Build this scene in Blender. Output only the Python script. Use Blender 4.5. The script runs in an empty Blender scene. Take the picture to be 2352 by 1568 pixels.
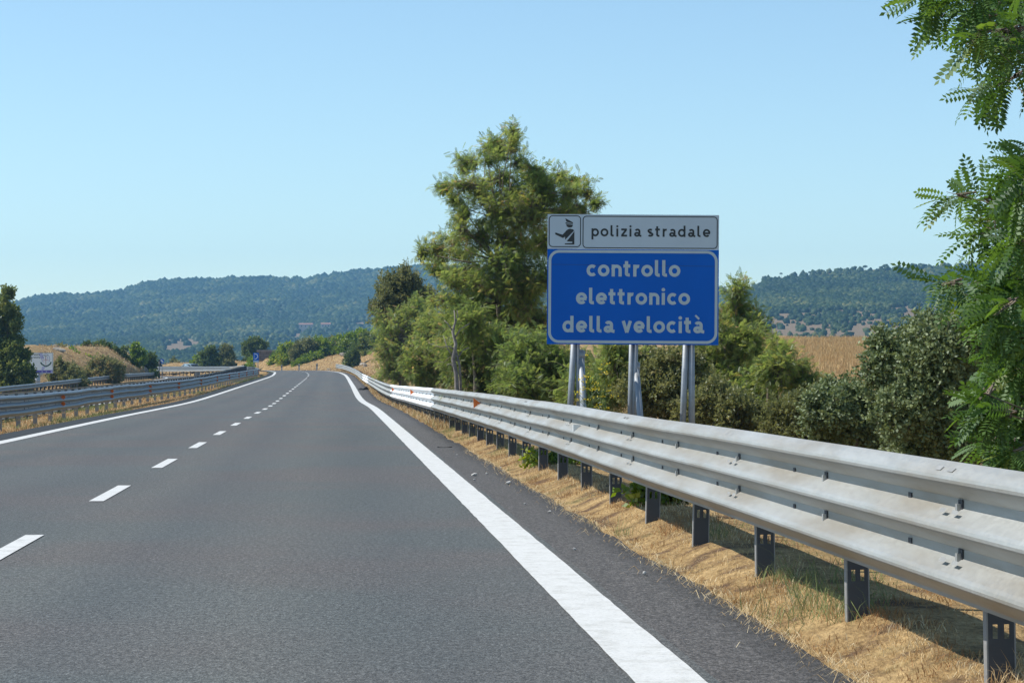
import bpy, math, random
import numpy as np
from mathutils import Vector
random.seed(7)
RS = np.random.RandomState(11)
scn = bpy.context.scene
col = scn.collection
PI = math.pi

# ------------------------------------------------------------------ camera, sky, sun, exposure
F = 5300.0          # focal length in units of the 2352-px wide view
CX, HY, CH = 1176.0, 850.0, 1.25
cd = bpy.data.cameras.new('camera')
cam = bpy.data.objects.new('camera', cd)
col.objects.link(cam)
cam.location = (0, 0, CH)
cam.rotation_euler = (PI / 2, 0, 0)
cd.sensor_width = 36
cd.lens = 36 * F / 2352
cd.shift_y = (HY - 784) / 2352
cd.clip_start = 0.1
cd.clip_end = 20000
cd.dof.use_dof = False
scn.camera = cam

SUN = Vector((-0.62, 0.07, 0.775)).normalized()
world = bpy.data.worlds.new('World')
scn.world = world
world.use_nodes = True
wn = world.node_tree
for n in list(wn.nodes):
    wn.nodes.remove(n)
sky = wn.nodes.new('ShaderNodeTexSky')
sky.sky_type = 'NISHITA'
sky.sun_disc = False
sky.sun_elevation = math.asin(SUN.z)
sky.sun_rotation = math.atan2(SUN.x, SUN.y)
sky.altitude = 800
sky.air_density = 1.0
sky.dust_density = 0.35
sky.ozone_density = 1.0
bg = wn.nodes.new('ShaderNodeBackground')
bg.inputs['Strength'].default_value = 0.105
wo = wn.nodes.new('ShaderNodeOutputWorld')
sg = wn.nodes.new('ShaderNodeMix'); sg.data_type = 'RGBA'; sg.blend_type = 'MULTIPLY'
sg.inputs[0].default_value = 1.0; sg.inputs[7].default_value = (.925, 1.03, 1.02, 1)
wn.links.new(sky.outputs[0], sg.inputs[6])
wn.links.new(sg.outputs[2], bg.inputs['Color'])
wn.links.new(bg.outputs[0], wo.inputs['Surface'])

sl = bpy.data.lights.new('sun', 'SUN')
sl.energy = 4.0
sl.angle = math.radians(0.53)
sl.color = (1.0, 0.955, 0.88)
so = bpy.data.objects.new('sun', sl)
col.objects.link(so)
so.rotation_mode = 'QUATERNION'
so.rotation_quaternion = SUN.to_track_quat('Z', 'Y')
so.location = (-30, 10, 60)

scn.view_settings.view_transform = 'Standard'
scn.view_settings.look = 'None'
scn.view_settings.gamma = 1
scn.view_settings.exposure = 0.62
scn.cycles.max_bounces = 6
scn.cycles.transparent_max_bounces = 8
scn.cycles.volume_bounces = 0
scn.cycles.volume_step_rate = 4

# ------------------------------------------------------------------ helpers
def wx(x, Z): return (x - CX) / F * Z
def wz(y, Z): return CH - (y - HY) / F * Z
def W(x, y, Z): return Vector((wx(x, Z), Z, wz(y, Z)))

def tag(o, label=None, cat=None, group=None, kind=None):
    if label: o['label'] = label
    if cat: o['category'] = cat
    if group: o['group'] = group
    if kind: o['kind'] = kind
    return o

def empty(name, loc, rz=0):
    o = bpy.data.objects.new(name, None)
    col.objects.link(o)
    o.location = loc
    o.rotation_euler = (0, 0, rz)
    o.empty_display_size = 0.2
    return o

def link(name, me, parent=None, mats=(), smooth=False):
    o = bpy.data.objects.new(name, me)
    col.objects.link(o)
    for m in mats: me.materials.append(m)
    if smooth:
        me.polygons.foreach_set('use_smooth', [True] * len(me.polygons))
    if parent is not None: o.parent = parent
    return o

def npmesh(name, V, faces, mats=(), parent=None, smooth=False, tint=None, midx=None):
    """V (n,3); faces: list of (m,k) int arrays"""
    V = np.asarray(V, dtype=np.float32)
    if not isinstance(faces, (list, tuple)): faces = [faces]
    faces = [np.asarray(f, dtype=np.int32) for f in faces if len(f)]
    me = bpy.data.meshes.new(name)
    me.vertices.add(len(V))
    me.vertices.foreach_set('co', V.ravel())
    loops = np.concatenate([f.ravel() for f in faces])
    sizes = np.concatenate([np.full(len(f), f.shape[1], dtype=np.int32) for f in faces])
    starts = np.concatenate([[0], np.cumsum(sizes)[:-1]]).astype(np.int32)
    me.loops.add(len(loops))
    me.loops.foreach_set('vertex_index', loops)
    me.polygons.add(len(sizes))
    me.polygons.foreach_set('loop_start', starts)
    me.polygons.foreach_set('loop_total', sizes)
    if midx is not None:
        me.polygons.foreach_set('material_index', np.asarray(midx, dtype=np.int32))
    me.update(calc_edges=True)
    if tint is not None:
        a = me.attributes.new('tint', 'FLOAT', 'POINT')
        a.data.foreach_set('value', np.asarray(tint, dtype=np.float32))
    o = link(name, me, parent, mats, smooth)
    return o

class MB:
    """collects shapes for one mesh; every face has a material index"""
    def __init__(s): s.v = []; s.f = []; s.m = []
    def add(s, vs, fs, m=0):
        b = len(s.v); s.v += [tuple(v) for v in vs]
        for f in fs: s.f.append(tuple(i + b for i in f)); s.m.append(m)
    def box(s, a, b, m=0, M=None):
        x0, y0, z0 = a; x1, y1, z1 = b
        vs = [(x0,y0,z0),(x1,y0,z0),(x1,y1,z0),(x0,y1,z0),(x0,y0,z1),(x1,y0,z1),(x1,y1,z1),(x0,y1,z1)]
        if M: vs = [M(v) for v in vs]
        s.add(vs, [(0,3,2,1),(4,5,6,7),(0,1,5,4),(1,2,6,5),(2,3,7,6),(3,0,4,7)], m)
    def tube(s, pts, rad, n=8, m=0, cap=True):
        pts = [Vector(p) for p in pts]
        if not hasattr(rad, '__len__'): rad = [rad] * len(pts)
        vs = []; fs = []
        for i, p in enumerate(pts):
            t = (pts[min(i+1, len(pts)-1)] - pts[max(i-1, 0)]).normalized()
            up = Vector((0,0,1)) if abs(t.z) < 0.9 else Vector((0,1,0))
            a = t.cross(up).normalized(); b = a.cross(t)
            for k in range(n):
                an = 2*PI*k/n
                vs.append(p + a*math.cos(an)*rad[i] + b*math.sin(an)*rad[i])
        for i in range(len(pts)-1):
            for k in range(n):
                fs.append((i*n+k, i*n+(k+1)%n, (i+1)*n+(k+1)%n, (i+1)*n+k))
        if cap:
            fs.append(tuple(range(n-1, -1, -1))); fs.append(tuple((len(pts)-1)*n+k for k in range(n)))
        s.add(vs, fs, m)
    def build(s, name, mats, parent=None, smooth=False):
        me = bpy.data.meshes.new(name)
        me.from_pydata(s.v, [], s.f)
        me.polygons.foreach_set('material_index', s.m)
        me.update()
        if not isinstance(mats, (list, tuple)): mats = [mats]
        return link(name, me, parent, mats, smooth)

def ss(a, b, x):
    t = np.clip((np.asarray(x, dtype=float) - a) / (b - a), 0, 1)
    return t * t * (3 - 2 * t)

# value noise -------------------------------------------------------
_T = np.random.RandomState(3).rand(256, 256)
def vnoise(x, y):
    xi = np.floor(x).astype(int); yi = np.floor(y).astype(int)
    fx = x - xi; fy = y - yi
    fx = fx*fx*(3-2*fx); fy = fy*fy*(3-2*fy)
    a = _T[xi & 255, yi & 255]; b = _T[(xi+1) & 255, yi & 255]
    c = _T[xi & 255, (yi+1) & 255]; d = _T[(xi+1) & 255, (yi+1) & 255]
    return (a*(1-fx)+b*fx)*(1-fy) + (c*(1-fx)+d*fx)*fy
def fbm(x, y, o=4):
    r = 0; am = .5
    for i in range(o):
        r = r + am*vnoise(x*2**i + 17*i, y*2**i + 31*i); am *= .5
    return r

# ------------------------------------------------------------------ materials
def newmat(name):
    m = bpy.data.materials.new(name); m.use_nodes = True
    nt = m.node_tree
    bs = nt.nodes['Principled BSDF']
    return m, nt, bs

def N(nt, t, **kw):
    n = nt.nodes.new(t)
    for k, v in kw.items():
        if k in n.inputs: n.inputs[k].default_value = v
        else: setattr(n, k, v)
    return n

def ramp(nt, src, stops, interp='LINEAR'):
    r = nt.nodes.new('ShaderNodeValToRGB')
    cr = r.color_ramp; cr.interpolation = interp
    while len(cr.elements) < len(stops): cr.elements.new(0.5)
    for e, (p, c) in zip(cr.elements, stops):
        e.position = p; e.color = (c[0], c[1], c[2], 1) if len(c) == 3 else c
    nt.links.new(src, r.inputs[0])
    return r

def noise(nt, scale, detail=4, rough=.55, stretch=None, coord='Object'):
    tc = nt.nodes.new('ShaderNodeTexCoord')
    src = tc.outputs[coord]
    if stretch:
        mp = nt.nodes.new('ShaderNodeMapping'); mp.inputs['Scale'].default_value = stretch[:3]
        if len(stretch) > 3: mp.inputs['Rotation'].default_value = (0, 0, stretch[3])
        nt.links.new(src, mp.inputs['Vector']); src = mp.outputs[0]
    n = N(nt, 'ShaderNodeTexNoise', Scale=scale, Detail=detail, Roughness=rough)
    nt.links.new(src, n.inputs['Vector'])
    return n

def mix(nt, a, b, f, mode='MIX'):
    m = nt.nodes.new('ShaderNodeMix'); m.data_type = 'RGBA'; m.blend_type = mode
    for sock, v in ((6, a), (7, b), (0, f)):
        if hasattr(v, 'links') or hasattr(v, 'is_linked'): nt.links.new(v, m.inputs[sock])
        elif isinstance(v, (int, float)): m.inputs[sock].default_value = v
        else: m.inputs[sock].default_value = (v[0], v[1], v[2], 1)
    return m.outputs[2]

def bump(nt, bs, src, strength=.4, dist=.01):
    b = N(nt, 'ShaderNodeBump', Strength=strength, Distance=dist)
    nt.links.new(src, b.inputs['Height']); nt.links.new(b.outputs[0], bs.inputs['Normal'])

def simple(name, c, rough=.6, metal=0.0, var=.15, scale=3.0, bmp=0):
    m, nt, bs = newmat(name)
    n = noise(nt, scale, 5)
    c0 = tuple(max(0, v*(1-var)) for v in c); c1 = tuple(min(1, v*(1+var)) for v in c)
    r = ramp(nt, n.outputs[0], [(.3, c0), (.7, c1)])
    nt.links.new(r.outputs[0], bs.inputs['Base Color'])
    bs.inputs['Roughness'].default_value = rough; bs.inputs['Metallic'].default_value = metal
    if bmp: bump(nt, bs, n.outputs[0], bmp, .02)
    return m

M = {}
# asphalt
def asphalt(name, c0, c1, warm, tracks=False):
    m, nt, bs = newmat(name)
    big = noise(nt, .55, 4, .6, (1.0, .10, 1, .077))
    g1 = noise(nt, 95, 2, .9, (1, .6, 1, .077))
    g2 = noise(nt, 34, 3, .85, (1, .5, 1, .077))
    g3 = noise(nt, 9, 4, .7, (1, .35, 1, .077))
    base = ramp(nt, big.outputs[0], [(.35, c0), (.65, c1)])
    wn_ = noise(nt, .25, 3, .5)
    wr = ramp(nt, wn_.outputs[0], [(.42, (0,0,0)), (.6, (1,1,1))])
    b2 = mix(nt, base.outputs[0], warm, wr.outputs[0])
    gr = ramp(nt, g1.outputs[0], [(.30, (.30,.30,.30)), (.5, (1,1,1)), (.70, (2.2,2.2,2.2))])
    b3 = mix(nt, b2, gr.outputs[0], 1.0, 'MULTIPLY')
    gr2 = ramp(nt, g2.outputs[0], [(.3, (.42,.42,.42)), (.5, (1,1,1)), (.7, (1.75,1.75,1.75))])
    b4 = mix(nt, b3, gr2.outputs[0], 1.0, 'MULTIPLY')
    gr3 = ramp(nt, g3.outputs[0], [(.3, (.9,.9,.9)), (.7, (1.08,1.08,1.08))])
    b5 = mix(nt, b4, gr3.outputs[0], 1.0, 'MULTIPLY')
    if tracks:   # wheel tracks worn along the lanes: distance across the road from the edge line
        tc = nt.nodes.new('ShaderNodeTexCoord'); dp = N(nt, 'ShaderNodeVectorMath', operation='DOT_PRODUCT'); dp.inputs[1].default_value = (1, .0773, 0)
        wob = noise(nt, .12, 2, .5)
        nt.links.new(tc.outputs['Object'], dp.inputs[0])
        ad = N(nt, 'ShaderNodeMath', operation='ADD'); nt.links.new(dp.outputs['Value'], ad.inputs[0])
        nt.links.new(wob.outputs[0], ad.inputs[1])
        mr = N(nt, 'ShaderNodeMapRange'); mr.inputs['From Min'].default_value = -7.75+1.849; mr.inputs['From Max'].default_value = .25+1.849
        nt.links.new(ad.outputs[0], mr.inputs['Value'])
        u_ = lambda v: (v+7.75)/8.0
        k1, k0, k2 = (.90,.91,.93), (1.0,1.0,1.0), (1.07,1.05,1.02)
        tr = ramp(nt, mr.outputs[0], [(0, k0), (u_(-6.4), k2), (u_(-5.9), k1), (u_(-5.3), k0), (u_(-4.5), k1), (u_(-3.8), k0), (u_(-3.2), k2), (u_(-2.65), k1), (u_(-1.8), k2), (u_(-.95), k1), (u_(-.3), k0)])
        b5 = mix(nt, b5, tr.outputs[0], 1.0, 'MULTIPLY')
    nt.links.new(b5, bs.inputs['Base Color'])
    bs.inputs['Roughness'].default_value = .82
    bs.inputs['Specular IOR Level'].default_value = .3
    bump(nt, bs, g1.outputs[0], .5, .006)
    return m
M['asphalt'] = asphalt('asphalt', (.066,.074,.072), (.080,.086,.083), (.082,.078,.074), True)
M['shoulder'] = asphalt('shoulder_asphalt', (.062,.058,.054), (.082,.077,.072), (.072,.068,.064))

# road paint
m, nt, bs = newmat('road_paint')
n1 = noise(nt, 60, 4, .8); n2 = noise(nt, 6, 5, .7)
r1 = ramp(nt, n1.outputs[0], [(.30, (.34,.34,.33)), (.43, (.55,.55,.53)), (.7, (.64,.64,.61))])
r2 = ramp(nt, n2.outputs[0], [(.30, (.74,.73,.70)), (.48, (.95,.95,.94)), (.6, (1,1,1))])
nt.links.new(mix(nt, r1.outputs[0], r2.outputs[0], 1.0, 'MULTIPLY'), bs.inputs['Base Color'])
bs.inputs['Roughness'].default_value = .6
bump(nt, bs, n1.outputs[0], .3, .004)
M['paint'] = m

# ground: dry grass and dirt
def groundmat(name, tan, tan2, brown, green, gs=.5):
    m, nt, bs = newmat(name)
    a = noise(nt, 2.2, 6, .65); b = noise(nt, .35, 4, .6); c = noise(nt, 24, 4, .75, (1.6, .6, 1, .077)); d = noise(nt, .9, 4, .6)
    r = ramp(nt, a.outputs[0], [(.38, brown), (.50, tan), (.66, tan2)])
    g = ramp(nt, d.outputs[0], [(.56, (0,0,0)), (.70, (gs,gs,gs))])
    x = mix(nt, r.outputs[0], green, g.outputs[0])
    r3 = ramp(nt, c.outputs[0], [(.3, (.55,.52,.48)), (.7, (1.45,1.42,1.36))])
    x = mix(nt, x, r3.outputs[0], 1.0, 'MULTIPLY')
    r4 = ramp(nt, b.outputs[0], [(.3, (.85,.83,.80)), (.7, (1.12,1.12,1.1))])
    x = mix(nt, x, r4.outputs[0], 1.0, 'MULTIPLY')
    nt.links.new(x, bs.inputs['Base Color'])
    bs.inputs['Roughness'].default_value = .95
    bs.inputs['Specular IOR Level'].default_value = .1
    bump(nt, bs, c.outputs[0], .7, .05)
    return m
M['ground'] = groundmat('dry_ground', (.31,.215,.105), (.43,.31,.16), (.13,.085,.055), (.12,.14,.055))
M['hillground'] = groundmat('hill_soil', (.19,.14,.09), (.235,.18,.12), (.13,.10,.07), (.10,.12,.06), .7)

def strawmat(name, stops):
    m, nt, bs = newmat(name)
    at = N(nt, 'ShaderNodeAttribute', attribute_name='tint')
    r = ramp(nt, at.outputs['Fac'], stops)
    di = nt.nodes.new('ShaderNodeBsdfDiffuse'); tr = nt.nodes.new('ShaderNodeBsdfTranslucent')
    nt.links.new(r.outputs[0], di.inputs[0]); nt.links.new(r.outputs[0], tr.inputs[0])
    mx = nt.nodes.new('ShaderNodeMixShader'); mx.inputs[0].default_value = .3
    nt.links.new(di.outputs[0], mx.inputs[1]); nt.links.new(tr.outputs[0], mx.inputs[2])
    nt.links.new(mx.outputs[0], nt.nodes['Material Output'].inputs['Surface'])
    return m
M['straw'] = strawmat('straw', [(0, (.24,.12,.06)), (.25, (.42,.25,.11)), (.6, (.58,.40,.19)), (.86, (.84,.72,.48)), (.90, (.17,.20,.08)), (1, (.26,.30,.13))])
M['field_straw'] = strawmat('field_straw', [(0, (.36,.22,.11)), (.5, (.50,.34,.16)), (1, (.62,.46,.25))])

def leafmat(name, stops, trans=.35, gloss=.12, rough=.45):
    m, nt, bs = newmat(name)
    at = N(nt, 'ShaderNodeAttribute', attribute_name='tint')
    r = ramp(nt, at.outputs['Fac'], stops)
    di = nt.nodes.new('ShaderNodeBsdfDiffuse'); tr = nt.nodes.new('ShaderNodeBsdfTranslucent')
    gl = nt.nodes.new('ShaderNodeBsdfGlossy'); gl.inputs['Roughness'].default_value = rough
    gl.inputs['Color'].default_value = (.9,.95,1,1)
    nt.links.new(r.outputs[0], di.inputs[0])
    hs = N(nt, 'ShaderNodeHueSaturation', Hue=.485, Saturation=1.1, Value=1.5)
    nt.links.new(r.outputs[0], hs.inputs['Color'])
    nt.links.new(hs.outputs[0], tr.inputs[0])
    mx = nt.nodes.new('ShaderNodeMixShader'); mx.inputs[0].default_value = trans
    nt.links.new(di.outputs[0], mx.inputs[1]); nt.links.new(tr.outputs[0], mx.inputs[2])
    m2 = nt.nodes.new('ShaderNodeMixShader'); m2.inputs[0].default_value = gloss
    nt.links.new(mx.outputs[0], m2.inputs[1]); nt.links.new(gl.outputs[0], m2.inputs[2])
    nt.links.new(m2.outputs[0], nt.nodes['Material Output'].inputs['Surface'])
    return m
M['robinia'] = leafmat('robinia_leaf', [(0, (.11,.175,.048)), (.35, (.16,.225,.062)), (.65, (.22,.27,.078)), (.80, (.30,.30,.08)), (.87, (.40,.29,.12)), (1, (.58,.40,.24))], .6, .02)
M['robinia_near'] = leafmat('fresh_robinia_leaf', [(0, (.035,.085,.018)), (.5, (.07,.145,.026)), (.85, (.13,.22,.038)), (.96, (.22,.25,.04)), (1, (.34,.26,.07))], .42, .03, .55)
M['oak'] = leafmat('oak_leaf', [(0, (.075,.105,.038)), (.5, (.14,.18,.066)), (.85, (.225,.265,.11)), (1, (.31,.34,.17))], .28, .035, .6)
M['olive'] = leafmat('dull_olive_leaf', [(0, (.09,.10,.035)), (.5, (.15,.165,.06)), (.85, (.22,.22,.09)), (1, (.36,.28,.14))], .42, .02)
M['bright'] = leafmat('bright_green_leaf', [(0, (.085,.15,.018)), (.5, (.15,.23,.025)), (.85, (.24,.30,.035)), (1, (.34,.33,.05))], .45, .03)
M['darktree'] = leafmat('dark_green_leaf', [(0, (.05,.08,.025)), (.5, (.09,.13,.038)), (.85, (.15,.19,.055)), (1, (.24,.26,.07))], .42, .02)
M['forest'] = leafmat('forest_crown', [(0, (.014,.030,.014)), (.5, (.034,.058,.020)), (.85, (.075,.095,.03)), (1, (.14,.14,.05))], .1, .01)
M['fennel'] = leafmat('fennel_leaf', [(0, (.10,.15,.05)), (.6, (.16,.20,.06)), (.7, (.62,.50,.04)), (1, (.75,.62,.05))], .3, .03)
M['bark'] = simple('bark', (.17,.135,.10), .9, 0, .45, 14, .6)
M['greybark'] = simple('grey_bark', (.22,.19,.165), .9, 0, .45, 9, .7)
M['rock'] = simple('pale_rock', (.30,.26,.21), .95, 0, .6, 2.5, .9)
M['stone'] = simple('stone_chip', (.55,.53,.50), .9, 0, .4, 30, .5)

# galvanised steel
def steel(name, c, c2, dirt, rough=.42, metal=.35, dirtamt=.5):
    m, nt, bs = newmat(name)
    a = noise(nt, 5, 5, .6, (1, .35, 1.3)); b = noise(nt, 40, 4, .7); c_ = noise(nt, 1.6, 4, .6, (1, .5, 4))
    r = ramp(nt, a.outputs[0], [(.3, c), (.7, c2)])
    d = ramp(nt, c_.outputs[0], [(.42, (0,0,0)), (.66, (dirtamt,)*3)])
    x = mix(nt, r.outputs[0], dirt, d.outputs[0])
    r2 = ramp(nt, b.outputs[0], [(.3, (.9,.9,.9)), (.7, (1.07,1.07,1.07))])
    x = mix(nt, x, r2.outputs[0], 1.0, 'MULTIPLY')
    nt.links.new(x, bs.inputs['Base Color'])
    rr = ramp(nt, b.outputs[0], [(.3, (rough-.06,)*3), (.7, (rough+.1,)*3)])
    nt.links.new(rr.outputs[0], bs.inputs['Roughness'])
    bs.inputs['Metallic'].default_value = metal
    bump(nt, bs, a.outputs[0], .12, .01)
    return m
M['rail'] = steel('galvanised_rail', (.32,.325,.305), (.39,.395,.375), (.27,.24,.19), .45, .25, .75)
M['railwhite'] = steel('white_painted_rail', (.78,.80,.81), (.86,.87,.88), (.7,.7,.68), .4, .05, .2)
M['railshade'] = steel('shaded_blue_grey_rail', (.17,.205,.235), (.22,.26,.29), (.16,.17,.17), .45, .2)  # rails seen on their shaded side: darker, bluer shade put into the colour
M['post'] = steel('shaded_galvanised_post', (.050,.054,.062), (.072,.076,.084), (.055,.052,.048), .7, .05)  # post webs face away from the sun; that shade is in the colour
M['postlight'] = steel('pale_galvanised_post', (.25,.25,.245), (.30,.30,.295), (.20,.18,.15), .55, .2)  # same steel without the shade, for lit flanges and the median posts
M['pole'] = steel('sign_pole_steel', (.25,.28,.31), (.31,.34,.37), (.22,.22,.21), .5, .3)
M['slot'] = simple('dark_slot', (.035,.035,.04), .7)
M['splice'] = simple('splice_slot', (.255,.255,.245), .6)
M['boltm'] = simple('bolt_steel', (.42,.42,.41), .45, .5)
M['orange'] = simple('orange_reflector', (.80,.17,.02), .35, 0, .1)
M['signblue'] = simple('sign_blue', (.003,.112,.52), .55, 0, .05, 1.5)
M['signblue'].node_tree.nodes['Principled BSDF'].inputs['Specular IOR Level'].default_value = .15
M['signgrey'] = simple('sign_white_sheeting', (.47,.56,.64), .55, 0, .04, 2)
M['signletter'] = simple('white_reflective_letters', (.44,.53,.57), .6, 0, .04, 6)
M['signblack'] = simple('sign_black', (.012,.016,.02), .45, 0, .1)
M['signback'] = simple('aluminium_back', (.42,.43,.44), .45, .4)
M['white'] = simple('white_enamel', (.78,.80,.80), .45, 0, .05)
M['darkback'] = simple('dark_sign_back', (.05,.055,.065), .6)
M['purple'] = simple('violet_band', (.12,.10,.38), .5)
M['lilac'] = simple('pale_lilac_band', (.50,.50,.72), .5)
M['green'] = simple('dark_green_print', (.03,.09,.07), .5)
M['redprint'] = simple('faded_red_print', (.45,.16,.15), .5)
M['carpaint'] = simple('silver_blue_paint', (.38,.47,.54), .25, .4, .04)
M['glass'] = simple('dark_car_glass', (.02,.025,.03), .08, 0, .1)
M['rubber'] = simple('black_rubber', (.02,.02,.02), .85)
M['plaster'] = simple('pale_plaster', (.42,.38,.33), .9, 0, .1, .5)
M['rooftile'] = simple('roof_tile', (.26,.13,.09), .9, 0, .2, 2)
M['concrete'] = simple('grey_concrete', (.42,.42,.40), .85, 0, .2, 8)
M['cabinet'] = simple('grey_cabinet_paint', (.22,.25,.26), .6)
# basalt wall with courses
m, nt, bs = newmat('stone_courses')
tc = nt.nodes.new('ShaderNodeTexCoord'); mp = nt.nodes.new('ShaderNodeMapping'); mp.inputs['Rotation'].default_value = (PI/2, 0, 0)
bk = N(nt, 'ShaderNodeTexBrick', Scale=1.0); bk.inputs['Brick Width'].default_value = .9; bk.inputs['Row Height'].default_value = .38
bk.inputs['Mortar Size'].default_value = .03
bk.inputs['Color1'].default_value = (.12,.10,.095,1); bk.inputs['Color2'].default_value = (.19,.155,.14,1); bk.inputs['Mortar'].default_value = (.07,.06,.055,1)
nt.links.new(tc.outputs['Object'], mp.inputs[0]); nt.links.new(mp.outputs[0], bk.inputs['Vector']); nt.links.new(bk.outputs[0], bs.inputs['Base Color'])
bs.inputs['Roughness'].default_value = .95
M['basalt'] = m

# ------------------------------------------------------------------ paths and terrain heights
def L(s): return 1.349 - .0773 * np.asarray(s, dtype=float)
def tab(pts):
    a = np.array(pts, dtype=float)
    def f(s):
        # gently smoothed table
        s = np.asarray(s, dtype=float)
        return sum(np.interp(s + d, a[:,0], a[:,1]) for d in (-8,-4,0,4,8)) / 5
    return f
ZR = tab([(-60,0),(60,0),(75,-.02),(90,-.06),(100,-.08),(112,-.015),(120,.03),(135,.13),(150,.23),(180,.42),(215,.64),(250,.95),(290,1.19),(312,1.23),(328,1.2),(338,1.1),(352,.65),(370,.5),(6000,.5)])
RB = tab([(-60,.908),(33,.90),(54.7,.83),(90,.66),(116,.75),(141,.83),(188,1.0),(230,1.35),(260,1.72),(278,2.0),(300,2.05)])
AT = tab([(-60,.75),(54,.64),(67,.63),(88,.70),(121,.79),(144,.98),(182,1.16),(245,1.5),(262,1.62),(290,1.75),(320,1.8)])
BT = tab([(-60,.6),(70,.55),(91,.58),(135,.70),(165,.81),(210,1.2),(257,1.72),(300,1.8)])
CT = tab([(-60,.25),(136,.257),(217,.89),(260,1.05),(300,1.1)])
ZO = tab([(-60,-.3),(70,-.35),(136,-.42),(165,-.25),(217,.1),(260,.35),(300,.5),(400,.5)])

def dense(pts, step):
    """Catmull-Rom through (X,Y) points, resampled"""
    P = np.array(pts, dtype=float)
    P = np.vstack([2*P[0]-P[1], P, 2*P[-1]-P[-2]])
    out = []
    for i in range(1, len(P)-2):
        n = max(2, int(np.linalg.norm(P[i+1]-P[i])/step))
        for k in range(n):
            t = k/n
            out.append(.5*((2*P[i]) + (-P[i-1]+P[i+1])*t + (2*P[i-1]-5*P[i]+4*P[i+1]-P[i+2])*t*t + (-P[i-1]+3*P[i]-3*P[i+1]+P[i+2])*t**3))
    out.append(P[-2])
    return np.array(out)

rl = [(float(L(s)), s) for s in range(-40, 81, 20)] + [(-7.0,106),(-10.75,155),(-15.4,215),(-17.6,240),(-20.2,265),(-23.8,290),(-28.6,312),(-35.5,330),(-46,345),(-61,355),(-80,361),(-115,366),(-170,368)]
RLINE = dense(rl, 1.5)          # path of the right edge line
def normals(P):
    t = np.gradient(P, axis=0); t /= np.linalg.norm(t, axis=1)[:,None]
    return np.stack([t[:,1], -t[:,0]], 1)          # to the right
RN = normals(RLINE)
def offs(P, Nn, u): return P + Nn*u
op = [(float(L(s))-16.2, s) for s in range(-40, 241, 20)] + [(-34.9,256),(-37.4,272),(-41.6,286),(-48.5,297),(-59,304),(-74,308),(-95,310),(-140,311)]
OPP = dense(op, 1.5); ON = normals(OPP)
MC = offs(RLINE, RN, -3.485)

def pathdist(P, X, Y):
    """nearest distance, signed side, and index along P"""
    sh = X.shape; x = X.ravel(); y = Y.ravel()
    d = np.full(len(x), 1e9); idx = np.zeros(len(x), int)
    for i0 in range(0, len(x), 20000):
        sl_ = slice(i0, i0+20000)
        dd = (x[sl_][:,None]-P[None,:,0])**2 + (y[sl_][:,None]-P[None,:,1])**2
        k = dd.argmin(1); idx[sl_] = k; d[sl_] = np.sqrt(dd[np.arange(len(k)), k])
    n = normals(P)
    side = (x-P[idx,0])*n[idx,0] + (y-P[idx,1])*n[idx,1]
    return np.abs(side)*(d<400)+ (d>=400)*d, side, idx, d

PALONG = np.concatenate([[0], np.cumsum(np.linalg.norm(np.diff(RLINE, axis=0), axis=1))]) - 40
def roadz(idx):  # main road height along RLINE/MC
    return ZR(np.minimum(PALONG[idx], 400))
OALONG = np.concatenate([[0], np.cumsum(np.linalg.norm(np.diff(OPP, axis=0), axis=1))]) - 40
def oppz(idx): return ZO(OALONG[idx])

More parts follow.
